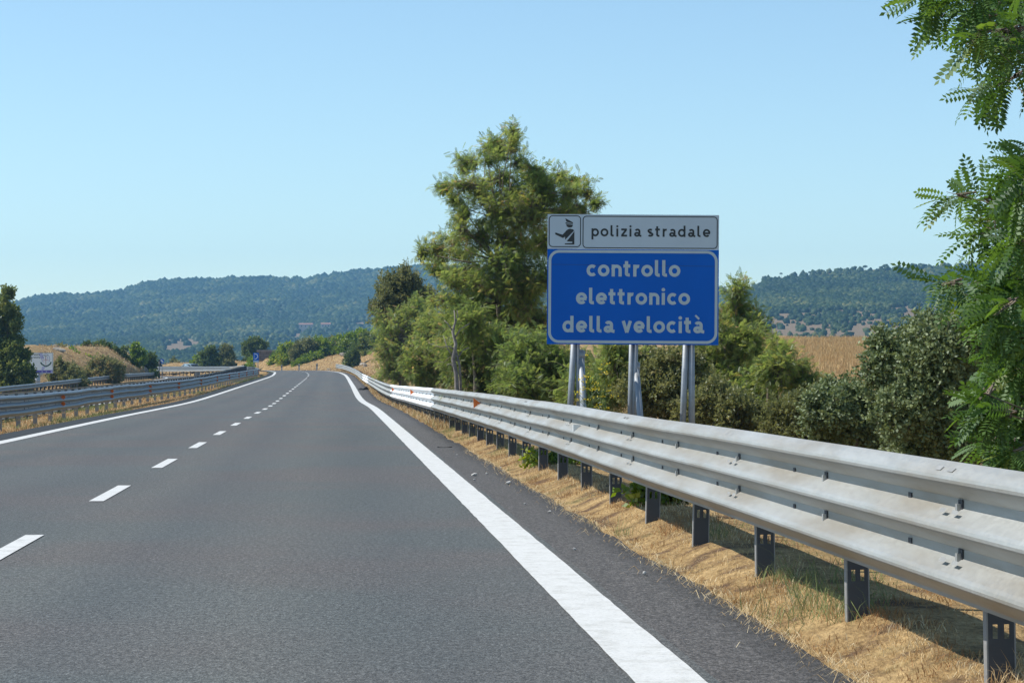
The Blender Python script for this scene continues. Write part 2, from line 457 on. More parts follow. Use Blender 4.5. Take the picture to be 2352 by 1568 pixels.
def G(X, Y, rough=True):
    X = np.atleast_1d(np.asarray(X, dtype=float)); Y = np.atleast_1d(np.asarray(Y, dtype=float))
    s = Y; u = X - L(s)
    zr = ZR(s)
    z = zr.copy()
    z = z + (AT(s)-.85 - z)*ss(-7.75, -8.5, u)
    z = z + (BT(s)-.87 - z)*ss(-9.8, -11.2, u)
    z = z + (ZO(s) - z)*ss(-11.6, -12.4, u)
    z = z + (CT(s)-.72 - z)*ss(-20.2, -21.0, u)
    z = z + (RB(s)-.82 - z)*ss(.80, 1.15, u)
    near = 1 - ss(130, 190, s)
    z = z - .42*ss(1.6, 4.5, u)*near*ss(-30,0,s)
    # dry field rising on the right
    fld = np.interp(s, [-100,40,70,110,200,230,300,500,6000], [0,-.1,.4,1.5,3.85,4.1,3.2,1.0,0.])
    fw = ss(5, 26, u)
    z = z*(1-fw) + (fld + .25*(fbm(X*.03, Y*.03)-.5)*2)*fw
    # mound left of the outer rail
    v = -(u + 21.6)
    w0 = ss(215, 240, s); md = 3.3*(ss(.6, 8, v)*(1-w0) + (.35*ss(.1,.9,v)+.65*ss(.2, 4.0, v))*w0)*ss(150, 205, s)*(1-ss(264, 271, s))*(1-.6*ss(30, 60, v))
    md = md*(.75+.5*fbm(X*.12, Y*.06))
    z = z + md
    # bank outside the curve
    _, sd, idx, dd = pathdist(RLINE[::2], X, Y)
    al = PALONG[::2][idx]
    hb = np.interp(al, [150,200,240,280,300,318,330,345,360,400], [0,1.2,2.6,3.4,3.8,3.6,2.6,2.2,2.0,2.0])
    bk_ = hb*ss(2.2, 13, sd)*(sd < 120)*(1-ss(60,110,sd))
    z = z + bk_*(1-ss(9, 24, u)*(1-ss(300,330,s)))*(1-(1-ss(-62,-54,X))*ss(345,352,s))
    # low tan bank behind the opposite carriageway
    bx = ss(-65,-59,X)*(1-ss(-48,-42,X))
    z = z + .9*np.exp(-((s-440)/26.0)**2)*bx
    # beyond the near plateau the land falls to a valley
    z = z*(1-ss(480, 800, s)) + (-3.0)*ss(480, 800, s)
    if rough:
        nz = (fbm(X*1.3, Y*1.3, 3)-.45)*.10 + (fbm(X*.2+9, Y*.2)-.47)*.3*ss(3, 12, np.abs(u+7)-9)
        z = z + nz
    # roads cut in
    for P, Zf, hw, st in ((MC, roadz, 4.27, 1), (OPP, oppz, 4.0, 1)):
        side, sgn, idx, dd = pathdist(P, X, Y)
        ok = dd < 30
        w = (1-ss(hw+.02, hw+.55, np.where(ok, side, 99)))
        z = z*(1-w) + (Zf(idx)-.05)*w
    return z
def g1(x, y): return float(G(x, y, True)[0])

# terrain sheet
uc = np.unique(np.concatenate([-np.geomspace(23, 3200, 60), np.arange(-23, -7, .4), np.arange(-9, -7, .12), np.arange(-7, .6, 1.0), np.arange(.5, 5.2, .15), np.arange(5.2, 60, 1.2), np.geomspace(60, 3500, 40)]))
sr = np.concatenate([np.arange(-30, 60, .6), np.arange(60, 480, 1.6), np.geomspace(481, 3400, 40)])
UU, SSs = np.meshgrid(uc, sr)
XX = UU + L(SSs)*(1-ss(500, 1500, SSs)); YY = SSs
ZZ = G(XX.ravel(), YY.ravel()).reshape(XX.shape)
def gridfaces(r, c):
    i = np.arange(r-1)[:,None]*c + np.arange(c-1)[None,:]
    i = i.ravel()
    return np.stack([i, i+1, i+c+1, i+c], 1)
o = npmesh('ground', np.stack([XX.ravel(), YY.ravel(), ZZ.ravel()], 1), gridfaces(*XX.shape), [M['ground']], smooth=True)
tag(o, kind='structure')

# ------------------------------------------------------------------ roads and markings
def strip(name, P, Nn, Zf, u0, u1, dz, mat, i0=0, i1=None, zadd=0, nu=2):
    i1 = i1 or len(P)
    idx = np.arange(i0, i1)
    V = []
    for k in range(nu):
        u = u0 + (u1-u0)*k/(nu-1)
        q = P[idx] + Nn[idx]*u
        V.append(np.stack([q[:,0], q[:,1], Zf(idx)+dz], 1))
    V = np.stack(V, 1).reshape(-1, 3)
    return V, gridfaces(len(idx), nu)
V, Fc = strip('road', RLINE, RN, roadz, -7.75, .20, 0, None, nu=9)
tag(npmesh('road', V, Fc, [M['asphalt']], smooth=True), kind='structure')
# shoulder with a ragged outer edge
edge = .80 + .07*(fbm(PALONG*.5, PALONG*0+3, 4)-.5)*2
idx = np.arange(len(RLINE))
Pf = dense(rl, .25); Nf = normals(Pf)
alf = np.concatenate([[0], np.cumsum(np.linalg.norm(np.diff(Pf, axis=0), axis=1))]) - 40
e = .78 + .16*(fbm(alf*1.1, alf*0+3, 5)-.48)
zf = ZR(np.minimum(alf, 400))
V = np.stack([np.column_stack([Pf[:,0]+Nf[:,0]*.17, Pf[:,1]+Nf[:,1]*.17, zf-.004]),
              np.column_stack([Pf[:,0]+Nf[:,0]*.5, Pf[:,1]+Nf[:,1]*.5, zf-.008]),
              np.column_stack([Pf[:,0]+Nf[:,0]*e, Pf[:,1]+Nf[:,1]*e, zf-.012]),
              np.column_stack([Pf[:,0]+Nf[:,0]*(e+.04), Pf[:,1]+Nf[:,1]*(e+.04), zf-.09])], 1).reshape(-1,3)
tag(npmesh('hard_shoulder', V, gridfaces(len(Pf), 4), [M['shoulder']], smooth=False), kind='structure')
V, Fc = strip('dark_edge_strip', RLINE, RN, roadz, -7.80, -7.24, .006, None)
tag(npmesh('dark_edge_strip', V, Fc, [simple('dark_strip_surface', (.014,.019,.022), 1.0, 0, .25, 12, .3)]), kind='structure')  # narrow dark strip at the asphalt edge, left of the line
V, Fc = strip('opposite_road', OPP, ON, oppz, -4.0, 4.0, 0, None, nu=5)
tag(npmesh('opposite_road', V, Fc, [M['asphalt']], smooth=True), kind='structure')

# road edge lines, with a slightly worn wavering edge
def line(name, u, w, off=None):
    P_, N_, z_ = Pf, Nf, zf
    a = u - w/2 + .012*(fbm(alf*3, alf*0+u, 3)-.45); b = u + w/2 + .012*(fbm(alf*3+50, alf*0+u, 3)-.45)
    V = np.stack([np.column_stack([P_[:,0]+N_[:,0]*a, P_[:,1]+N_[:,1]*a, z_+.006]),
                  np.column_stack([P_[:,0]+N_[:,0]*b, P_[:,1]+N_[:,1]*b, z_+.006])], 1).reshape(-1,3)
    tag(npmesh(name, V, gridfaces(len(P_), 2), [M['paint']]), kind='structure')
line('right_edge_line', 0.0, .29)
line('left_edge_line', -7.08, .25)
# dashes
Vd = []; Fd = []
for k in range(-3, 46):
    s0 = 22.4 + 7.5*k; s1 = s0 + 3.1
    m_ = (alf >= s0) & (alf <= s1)
    ii = np.where(m_)[0]
    if len(ii) < 3: continue
    b = sum(len(v) for v in Vd)
    for_v = []
    for j in ii:
        for u in (-3.67, -3.53):
            for_v.append((Pf[j,0]+Nf[j,0]*u, Pf[j,1]+Nf[j,1]*u, zf[j]+.006))
    Vd.append(np.array(for_v)); Fd.append(gridfaces(len(ii), 2)+b)
tag(npmesh('lane_line', np.vstack(Vd), np.vstack(Fd), [M['paint']]), kind='structure')
for nm, u in (('opposite_edge_line', 3.5), ('opposite_edge_line', -3.5)):
    V, Fc = strip(nm, OPP, ON, oppz, u-.13, u+.13, .008, None)
    tag(npmesh(nm, V, Fc, [M['paint']]), kind='structure')

# ------------------------------------------------------------------ guardrails
def thrie():
    # three ridges, two flat valleys; ridges rounded over a few facets
    f = [(.018, 0), (.050, -.018)]
    for k in range(3):
        c = -.060 - k*.190
        f += [(.071, c+.024), (.081, c+.011), (.085, c-.001), (.083, c-.013), (.074, c-.023)]
        if k < 2: f += [(.012, c-.072), (.0, c-.080), (.0, c-.114), (.010, c-.122)]
    f += [(.030, -.498), (.014, -.515), (.010, -.53)]
    return f
def wbeam():
    f = []
    for k in range(2):
        c = -.078 - k*.17
        f += [(.0, c+.07), (.035, c+.055), (.075, c+.03), (.083, c), (.075, c-.03), (.035, c-.05), (.0, c-.065)]
    return f
TH, WB = thrie(), wbeam()

def beam_mesh(pts, tops, side, prof):
    """pts (n,2) path of the beam back plane, side +1: faces to the right of travel, -1: to the left"""
    P = np.asarray(pts); n = normals(P)*side
    fr = np.array(prof); bk = fr[::-1] - np.array([.004, 0])
    pr = np.vstack([fr, bk]); m = len(pr)
    V = []
    for i in range(len(P)):
        for d, z in pr: V.append((P[i,0]+n[i,0]*d, P[i,1]+n[i,1]*d, tops[i]+z))
    Fq = []
    for i in range(len(P)-1):
        for k in range(m):
            a = i*m+k; b = i*m+(k+1)%m
            Fq.append((a, b, b+m, a+m))
    return V, Fq

def post_mesh(h, light=False):
    mb = MB()
    w = .10
    z0 = -.45; zc = h-.62; 
    # web facing along the road, with two windows near the top of its visible part
    mb.box((-w/2, -.003, z0), (w/2, .003, zc))
    for a, b in ((-w/2, -.032), (-.012, .012), (.032, w/2)): mb.box((a, -.003, zc), (b, .003, zc+.055))
    mb.box((-w/2, -.003, zc+.055), (w/2, .003, h))
    mb.box((-w/2-.006, -.003, z0), (-w/2, .05, h), 1); mb.box((w/2, -.003, z0), (w/2+.006, .05, h), 1)  # flanges take the paler steel, as edges catching the sun
    # spacer towards the beam
    mb.box((-w/2-.10, .004, h-.40), (-w/2-.006, .012, h-.28)); mb.box((-w/2-.10, .004, h-.22), (-w/2-.006, .012, h-.10))
    return mb

def guardrail(path, topf_arr, side, prof, root_label, sections, post_gap, post_start, post_end, maxposts, steelm, postm, postedge, reflectors=(), group=None, dark_h=.9, dent=0):
    """path: dense (n,2) of beam, topf_arr (n) top heights; sections list of (a0,a1,material,label)"""
    al = np.concatenate([[0], np.cumsum(np.linalg.norm(np.diff(path, axis=0), axis=1))])
    n = normals(path)
    def at(a):
        return np.array([np.interp(a, al, path[:,0]), np.interp(a, al, path[:,1])]), np.array([np.interp(a, al, n[:,0]), np.interp(a, al, n[:,1])]), float(np.interp(a, al, topf_arr))
    p0, _, t0 = at(max(post_start, 0))
    root = empty('guardrail', (p0[0], p0[1], t0-.85))
    tag(root, root_label, 'guardrail', group)
    inv = Vector(root.location)
    hh = -prof[-1][1]
    for (a0, a1, mat, lab) in sections:
        a1 = min(a1, al[-1])
        aa = np.arange(a0, a1, 1.2 if a0 < 120 else 1.6); aa = np.append(aa, a1)
        pts = np.array([at(a)[0] for a in aa]); tops = np.array([at(a)[2] + (dent*(fbm(np.array([a*.4]), np.array([7.]))[0]-.47)) for a in aa])
        V, Fq = beam_mesh(pts, tops, side, prof)
        mb = MB(); mb.add([(v[0]-inv.x, v[1]-inv.y, v[2]-inv.z) for v in V], Fq, 0)
        # slots in the valleys at every post, with bolt heads, and lap joints on the ridges
        if prof is TH:
            a = post_start; k = 0
            while a < min(a1, 110):
                if a >= a0:
                    p, nn, tp = at(a); t = np.array([-nn[1], nn[0]]); q = nn*side
                    def Mx(v, p=p, t=t, q=q, tp=tp): return (p[0]+t[0]*v[0]+q[0]*v[1]-inv.x, p[1]+t[1]*v[0]+q[1]*v[1]-inv.y, tp+v[2]-inv.z)
                    for zv in (-.168, -.355):
                        mb.box((-.028, .001, zv-.030), (.030, .006, zv+.026), 1, Mx)
                        mb.box((-.012, .006, zv-.022), (.014, .022, zv+.010), 2, Mx)
                    if True:
                        for zv in (-.165, -.352):
                            mb.box((.75, .001, zv-.012), (.80, .005, zv+.010), 1, Mx)
                    if k % 2 == 0:
                        for za, da, zb, db in ((-.020, .0523, -.034, .0685), (-.180, .044, -.195, .0528), (-.370, .044, -.385, .0528)):
                            for dx in (-.12, .05):
                                o1 = .0022
                                mb.add([Mx(v) for v in ((dx, da+o1, za+o1), (dx+.075, da+o1, za+o1), (dx+.075, db+o1, zb+o1), (dx, db+o1, zb+o1))], [(0,1,2,3)], 3)
                a += post_gap; k += 1
        ob = mb.build('beam', [mat, M['slot'], M['boltm'], M['splice']], root)
        if lab: ob['label'] = lab
    pm = post_mesh(.80 if prof is TH else .66)
    if side > 0: pm.v = [(-x, y, z) for x, y, z in pm.v]; pm.f = [f[::-1] for f in pm.f]
    first = None; a = post_start; cnt = 0; rest = MB()
    while a < post_end:
        p, nn, tp = at(a)
        c = p - nn*side*.155
        loc = (c[0]-inv.x, c[1]-inv.y, tp-(.85 if prof is TH else .70)-inv.z)
        rz = math.atan2(nn[1], nn[0]) + random.uniform(-.05, .05)
        if cnt < maxposts:
            if first is None:
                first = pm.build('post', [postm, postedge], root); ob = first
            else:
                ob = first.copy(); col.objects.link(ob); ob.parent = root
            ob.location = loc; ob.rotation_euler = (random.uniform(-.015,.015), random.uniform(-.02,.02), rz)
        else:
            cs, sn = math.cos(rz), math.sin(rz)
            rest.add([(loc[0]+x*cs-y*sn, loc[1]+x*sn+y*cs, loc[2]+z) for x, y, z in pm.v], pm.f, 0)
        cnt += 1; a += post_gap
    if rest.v:
        tag(rest.build('far_posts', [postm], root), kind='stuff')
    # reflectors
    for (a, zo, shape, lab) in reflectors:
        p, nn, tp = at(a); q = nn*side; t = np.array([-nn[1], nn[0]])
        mb = MB()
        def Mx(v): return (p[0]+t[0]*v[0]+q[0]*v[1]-inv.x, p[1]+t[1]*v[0]+q[1]*v[1]-inv.y, tp+v[2]-inv.z)
        if shape == 'stub':
            mb.box((-.02,.02,zo-.03),(.02,.09,zo+.03), 0, Mx); mb.box((-.021,.04,zo-.02),(-.019,.07,zo+.01), 0, Mx)
        elif shape == 'tri':   # plate standing out from the rail, pointed towards the rail's far side
            vs = [Mx(v) for v in ((0,.005,zo-.01),(0,.115,zo+.075),(0,.115,zo-.095),(.008,.005,zo-.01),(.008,.115,zo+.075),(.008,.115,zo-.095))]
            mb.add(vs, [(0,1,2),(5,4,3),(0,3,4,1),(1,4,5,2),(2,5,3,0)])
        else:
            vs = [Mx((dx, d, zo+zz)) for dx in (0,.01) for d, zz in ((.0,-.07),(.09,-.055),(.125,0),(.09,.055),(.0,.07))]
            mb.add(vs, [(0,1,2,3,4),(9,8,7,6,5)]+[(i,(i+1)%5+0,(i+1)%5+5,i+5) for i in range(5)])
        ob = mb.build('reflector', M['white'] if shape == 'stub' else M['orange'], root)
        if lab: ob['label'] = lab
    return root, at

# right-hand rail
def along_of_s(P, s):   # arc position where Y==s
    al = np.concatenate([[0], np.cumsum(np.linalg.norm(np.diff(P, axis=0), axis=1))])
    return float(np.interp(s, P[:,1], al))
mR = (RLINE[:,1] > -8) & (RLINE[:,1] < 283) & (RLINE[:,0] > -23)
PR = offs(RLINE, RN, 1.03)[mR]
TR = RB(PR[:,1])
A = lambda s: along_of_s(PR, s)
sec = [(0, A(54.7), M['rail'], None), (A(54.7), A(91), M['railwhite'], 'freshly white painted length of the rail'), (A(91), A(150), M['rail'], None),
       (A(150), A(178), M['railwhite'], 'second white painted length of the rail, farther up the bend'), (A(178), A(400), M['rail'], None)]
refR = [(A(22.1), -.20, 'stub', 'broken off white reflector stub'), (A(37.4), -.155, 'tri', None), (A(68.5), -.155, 'tri', None), (A(88), -.155, 'tri', None)]
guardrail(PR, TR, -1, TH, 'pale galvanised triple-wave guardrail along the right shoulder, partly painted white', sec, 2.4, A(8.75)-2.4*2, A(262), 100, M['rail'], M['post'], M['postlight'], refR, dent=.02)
# broken white reflector on the right rail
# median rail on our side
AP = dense([(float(L(s))-9.2, s) for s in range(-10, 100, 20)] + [(float(L(121))-8.75,121),(float(L(150))-8.6,150),(float(L(190))-8.6,190),(float(L(225))-8.7,225),(-27.1,245),(-29.3,262),(-33.2,283),(-39,300),(-50,318)], 1.5)
AA = lambda s: along_of_s(AP, s)
refA = []
for s_ in (66.5,81.5,97,111.5,127,143,159,175,191,207,223,239,250):
    refA += [(AA(s_), -.165, 'round', None), (AA(s_), -.355, 'round', None)]
guardrail(AP, AT(AP[:,1]), 1, TH, 'shade-tinted blue-grey triple-wave median guardrail nearest our lanes with orange reflectors', [(0, 999, M['railshade'], None)], 3.3, AA(55.3)-3.3*3, AA(285), 100, M['railshade'], M['postlight'], M['postlight'], refA, dent=.06)
# second median rail, seen from behind, that turns back along the bend as the sunlit rail
BP = dense([(float(L(s))-11.5, s) for s in range(-10, 245, 20)] + [(-29.9,257),(-30.6,264),(-32.0,273),(-35.2,290),(-39.2,305),(-45.5,322),(-56.5,350),(-70,378)], 1.5)
bt = np.where(BP[:,1] < 257, BT(BP[:,1]), np.interp(BP[:,1], [257,264,273,290,322,350,380], [1.74,1.78,1.80,1.70,1.55,1.50,1.45]))
guardrail(BP, bt, -1, TH, 'median guardrail behind the first one, bending round into a sunlit silver curve', [(0, 999, M['rail'], None)], 2.25, 20, 9999, 100, M['rail'], M['post'], M['postlight'], [], dent=.03)
CP = dense([(float(L(s))-21.2, s) for s in range(-10, 261, 30)] + [(float(L(261))-21.2, 261)], 1.5)
guardrail(CP, CT(CP[:,1]), 1, WB, 'shade-tinted blue-grey double-wave guardrail on the outer edge of the opposite carriageway, ending by the rocky mound', [(0, 999, M['railshade'], None)], 2.25, 60, 9999, 100, M['railshade'], M['post'], M['postlight'], [], dent=.04)

# ------------------------------------------------------------------ stroke lettering
def arc(cx, cy, rx, ry, a0, a1, n=18):
    return [(cx+rx*math.cos(math.radians(a0+(a1-a0)*i/n)), cy+ry*math.sin(math.radians(a0+(a1-a0)*i/n))) for i in range(n+1)]
def glyph(c, w):
    h = w/2; O = .46  # outer radius of bowls in x; x-height 1
    rx, ry = .47-h, .5-h
    if c == 'o': return 1.0, [arc(.5,.5,rx+.02,ry,0,360,28)]
    if c == 'c': return .88, [arc(.5,.5,rx,ry,48,312)]
    if c == 'e': return .98, [arc(.5,.5,rx,ry,0,316,24), [(.5-rx,.47),(.5+rx+h*.6,.47)]]
    if c == 'n': return .96, [[(.08+h,0),(.08+h,1.0)], arc(.49,.58,.38-h*.55,.42-h,180,0,14)+[(.87-h*.55,0)]]
    if c == 'r': return .66, [[(.08+h,0),(.08+h,1.0)], arc(.50,.56,.42-h,.44-h,180,75,12)]
    if c == 'l': return .52, [[(.06+h,1.4),(.06+h,.30)]+arc(.06+h+.22,.24,.22,.24-h,180,285,8)]
    if c == 't': return .68, [[(.20+h*.6,1.30),(.20+h*.6,.30)]+arc(.20+h*.6+.22,.24,.22,.24-h,180,285,8), [(.02,1-h*.8),(.60,1-h*.8)]]
    if c == 'i': return .42, [[(.08+h,0),(.08+h,1.0)], arc(.08+h,1.27,.005+w*.28,w*.28,0,360,12)]
    if c == 'd': return 1.0, [arc(.46,.5,rx,ry,0,360,26), [(.92-h,0),(.92-h,1.4)]]
    if c == 'p': return 1.0, [arc(.54,.5,rx,ry,0,360,26), [(.08+h,-.38),(.08+h,1.0)]]
    if c == 'v': return .90, [[(.04+h*.8,1.0),(.45,.02)], [(.86-h*.8,1.0),(.45,.02)]]
    if c == 'z': return .84, [[(.08,1-h),(.78,1-h)], [(.70,1-h*1.2),(.16,h*1.2)], [(.08,h),(.80,h)]]
    if c == 's': return .80, [arc(.42,.5+(.25-h/4),.30-h*.5,.25-h*.75,40,270,14)+arc(.42,.25+h*.25,.33-h*.5,.25-h*.75,90,-145,14)]
    if c in 'aà':
        st = [arc(.46,.66,.36-h,.34-h,155,0,12)+[(.82-h,.12)]+[(.86-h*.3,h*.9),(.95,h*.8)], arc(.40,.29,.34-h*.8,.29-h*.9,0,360,20)]
        if c == 'à': st.append([(.20,1.50),(.52,1.18)])
        return .94, st
    return .45, []
def ribbon(pts, w, closed=False):
    P = [Vector((a, b)) for a, b in pts]; n = len(P)
    cl = (P[0]-P[-1]).length < 1e-4
    Lf, Rt = [], []
    for i in range(n):
        if cl: t = P[(i+1) % (n-1)] - P[(i-1) % (n-1)]
        else: t = P[min(i+1,n-1)] - P[max(i-1,0)]
        t.normalize(); nn = Vector((-t.y, t.x)); k = 1.0
        if not cl and 0 < i < n-1:
            t1 = (P[i]-P[i-1]).normalized(); c_ = t1.dot(t); k = min(1.6, 1/max(c_, .5))
        Lf.append(P[i]+nn*w/2*k); Rt.append(P[i]-nn*w/2*k)
    return Lf, Rt
class Flat:
    """flat shapes on a board: local x right, z up, pushed out towards -y in small steps so nothing overlaps in one plane"""
    def __init__(s, y0): s.mb = MB(); s.y = y0; s.k = 0
    def step(s): s.k += 1; return s.y - .00035*(s.k % 6)
    def stroke(s, pts, w, m=0):
        y = s.step(); a, b = ribbon(pts, w)
        vs = [(p.x, y, p.y) for p in a] + [(p.x, y, p.y) for p in b]; n = len(a)
        s.mb.add(vs, [(i, i+n, i+n+1, i+1) for i in range(n-1)], m)
    def poly(s, pts, m=0):
        y = s.step(); s.mb.add([(a, y, b) for a, b in pts], [tuple(range(len(pts)))[::-1]], m)
    def text(s, txt, x0, x1, base, xh, w, m=0):
        ws = [glyph(c, w)[0] for c in txt]; nat = sum(ws)*xh
        gap = (x1-x0-nat)/(len(txt)-1)
        x = x0
        for c, a in zip(txt, ws):
            for st in glyph(c, w)[1]:
                s.stroke([(x+px*xh, base+py*xh) for px, py in st], (w*.56 if c == 'i' and len(st) == 13 else w*.6 if c == 'à' and len(st) == 2 else w)*xh, m)
            x += a*xh + gap
    def rrect(s, x0, z0, x1, z1, r, w, m=0):
        c = arc(x1-r, z1-r, r, r, 0, 90, 8)+arc(x0+r, z1-r, r, r, 90, 180, 8)+arc(x0+r, z0+r, r, r, 180, 270, 8)+arc(x1-r, z0+r, r, r, 270, 360, 8)
        s.stroke(c+[c[0]], w, m)

# ------------------------------------------------------------------ the big sign
SZ = 33.5; px = SZ/F
zsc = 2.489
def sx(x): return ((2150+x/zsc)*.57422-1454)*px          # from the enlarged view to metres from the sign's middle
def sz_(y): return (642-(820+y/zsc)*.57422)*px
SC = Vector((wx(1454, SZ), SZ, 0))
gz = g1(SC.x, SC.y)
sign = empty('road_sign', (SC.x, SC.y, gz))
tag(sign, 'large blue speed control sign on steel poles, with a white police panel on top', 'road sign')
zc = wz(642, SZ) - gz
def loc(ob): ob.location = (0, 0, zc); ob.rotation_euler = (0, math.radians(.35), 0); return ob
top = MB(); top.box((sx(97), -.022, sz_(441)), (sx(1803), 0, sz_(97)))
pan = loc(top.build('police_panel', M['signgrey'], sign)); 
lowp = MB(); lowp.box((sx(97), -.022, sz_(1389)), (sx(1803), 0, sz_(443)), 0)
blue = loc(lowp.build('speed_check_panel', [M['signblue']], sign))
def sub(ob, par): ob.parent = par; return ob
fl = Flat(-.024)
fl.rrect(sx(113), sz_(420), sx(425), sz_(113), .052, .013)
fl.rrect(sx(450), sz_(429), sx(1785), sz_(116), .052, .013)
sub(fl.mb.build('frame_line', M['signblack'], pan), pan)
fl = Flat(-.024)
k_ = 80*.001458
for wd, a, b in (('polizia', 528, 1030), ('stradale', 1086, 1718)):
    fl = Flat(-.024); fl.text(wd, sx(a), sx(b), sz_(316), k_, .235); fl.mb.build('word', M['signblack'], pan)
fl = Flat(-.024)
def pp(l): return [(sx(a), sz_(b)) for a, b in l]
for l in ([(273,137),(349,178),(349,189),(283,172)], [(277,178),(349,193),(349,198),(273,191)],
          [(281,197),(349,203),(346,216),(338,226),(320,230),(300,227),(288,217)],
          [(300,247),(320,241),(347,246),(362,258),(272,352),(272,320),(250,334),(176,299),(171,288),(178,280),(246,301),(284,260)],
          [(364,266),(364,398),(270,398),(270,387),(343,384),(343,370),(288,367)]):
    fl.poly(pp(l))
ob = fl.mb.build('officer_pictogram', M['signblack'], pan)
fl = Flat(-.024)
fl.rrect(sx(122), sz_(1363), sx(1778), sz_(466), .135, .040)
fl.mb.build('border', M['signletter'], blue)
k_ = 118*.001458
for wd, a, b, y_ in (('controllo', 484, 1422, 713), ('elettronico', 380, 1520, 991), ('della', 252, 768, 1271), ('velocità', 838, 1660, 1271)):
    fl = Flat(-.024); fl.text(wd, sx(a), sx(b), sz_(y_), k_, .27); fl.mb.build('word', M['signletter'], blue)
# seam across the blue board
fl = Flat(-.0232); fl.stroke([(sx(100), sz_(596)), (sx(1800), sz_(607))], .0035); fl.mb.build('seam', M['signblack'], blue)
# back rails
for zz in (.62, .28, -.20, -.66):
    mb = MB(); mb.box((-1.2, .001, zz-.03), (1.2, .035, zz+.03)); loc(mb.build('back_rail', M['signback'], sign))
z7 = 2.091
def dpos(x, y): return (2100+x/z7)*.57422, (1300+y/z7)*.57422
def pole(xt, xb, yb, r, ytop=165, dy=.06, dyb=None, lab=None):
    X0, Y0 = dpos(xt, ytop); X1, Y1 = dpos(xb, yb)
    dyb = dy if dyb is None else dyb
    p0 = W(X0, Y0, SZ+dy); p1 = W(X1, Y1, SZ+dyb)
    d = (p0-p1)/(p0.z-p1.z)
    gl = g1(p1.x, p1.y) - .25
    pb = p1 + d*(gl-p1.z)
    pt = p0 + (d*(.5) if ytop < 200 and dyb == dy else d*.02)
    mb = MB(); mb.tube([pb-sign.location, pt-sign.location], r, 14)
    return mb, pt, pb
for a in ((408, 380, 665, .045), (442, 445, 680, .028), (890, 878, 740, .035), (925, 911, 745, .038), (1345, 1320, 805, .045), (1392, 1395, 815, .046)):
    mb, _, _ = pole(*a, dy=.09); mb.build('pole', M['pole'], sign, True)
for a in ((468, 489, 690, .048, 245, .12, -.05), (928, 962, 755, .046, 345, .12, -.1)):
    mb, pt, _ = pole(*a[:4], ytop=a[4], dy=a[5], dyb=a[6])
    b = mb.build('brace', M['pole'], sign, True)
    mb = MB(); q = pt-sign.location; mb.tube([q+Vector((0,0,-.10)), q+Vector((0,0,.03))], .062, 14); mb.tube([q+Vector((0,0,.03)), q+Vector((0,0,.05))], [.062,.03], 14)
    mb.build('clamp', M['pole'], sign, True)

# ------------------------------------------------------------------ vegetation builders
def unit(a): return a/np.maximum(np.linalg.norm(a, axis=-1, keepdims=True), 1e-9)
def tpl_pinnate(pairs=8, Lr=.24, l=.042, w=.018, droop=.06):
    V = []; Fq = []
    def leaf(p, d, n, l, w):
        b = len(V); d = np.array(d); s = np.cross(d, n)
        V.extend([p, p+d*l*.5+s*w*.5+n*.003, p+d*l, p+d*l*.5-s*w*.5+n*.003]); Fq.append((b, b+1, b+2, b+3))
    up = np.array([0,0,1.])
    for i in range(pairs):
        t = (i+1.2)/(pairs+.6); x = Lr*t; z = -droop*t*t
        sc = .75+.5*math.sin(t*2.6)
        for sgn in (-1, 1):
            d = unit(np.array([.35, sgn*1.0, -.18])); leaf(np.array([x, 0, z]), d, up, l*sc, w*sc)
    leaf(np.array([Lr, 0, -droop]), unit(np.array([1,0,-.4])), up, l, w)
    b = len(V); V.extend([np.array([0,.0014,0]), np.array([0,-.0014,0]), np.array([Lr*.5,-.001,-droop*.25]), np.array([Lr*.5,.001,-droop*.25])]); Fq.append((b,b+1,b+2,b+3))
    b = len(V); V.extend([np.array([Lr*.5,.001,-droop*.25]), np.array([Lr*.5,-.001,-droop*.25]), np.array([Lr,-.0008,-droop]), np.array([Lr,.0008,-droop])]); Fq.append((b,b+1,b+2,b+3))
    return np.array(V), np.array(Fq)
def tpl_sprig(n=6, L_=.12, l=.05, w=.03, seed=1):
    r = np.random.RandomState(seed); V = []; Fq = []
    for i in range(n):
        p = np.array([L_*i/n, 0, 0]); d = unit(np.array([.6, r.uniform(-1,1), r.uniform(-1,1)])); nn = unit(np.cross(d, r.randn(3))); s = np.cross(d, nn)
        b = len(V); V.extend([p, p+d*l*.45+s*w*.5, p+d*l, p+d*l*.45-s*w*.5]); Fq.append((b,b+1,b+2,b+3))
    return np.array(V), np.array(Fq)
def tpl_dot(n=3, l=.2, seed=2): return tpl_sprig(n, l*.8, l, l*.6, seed)

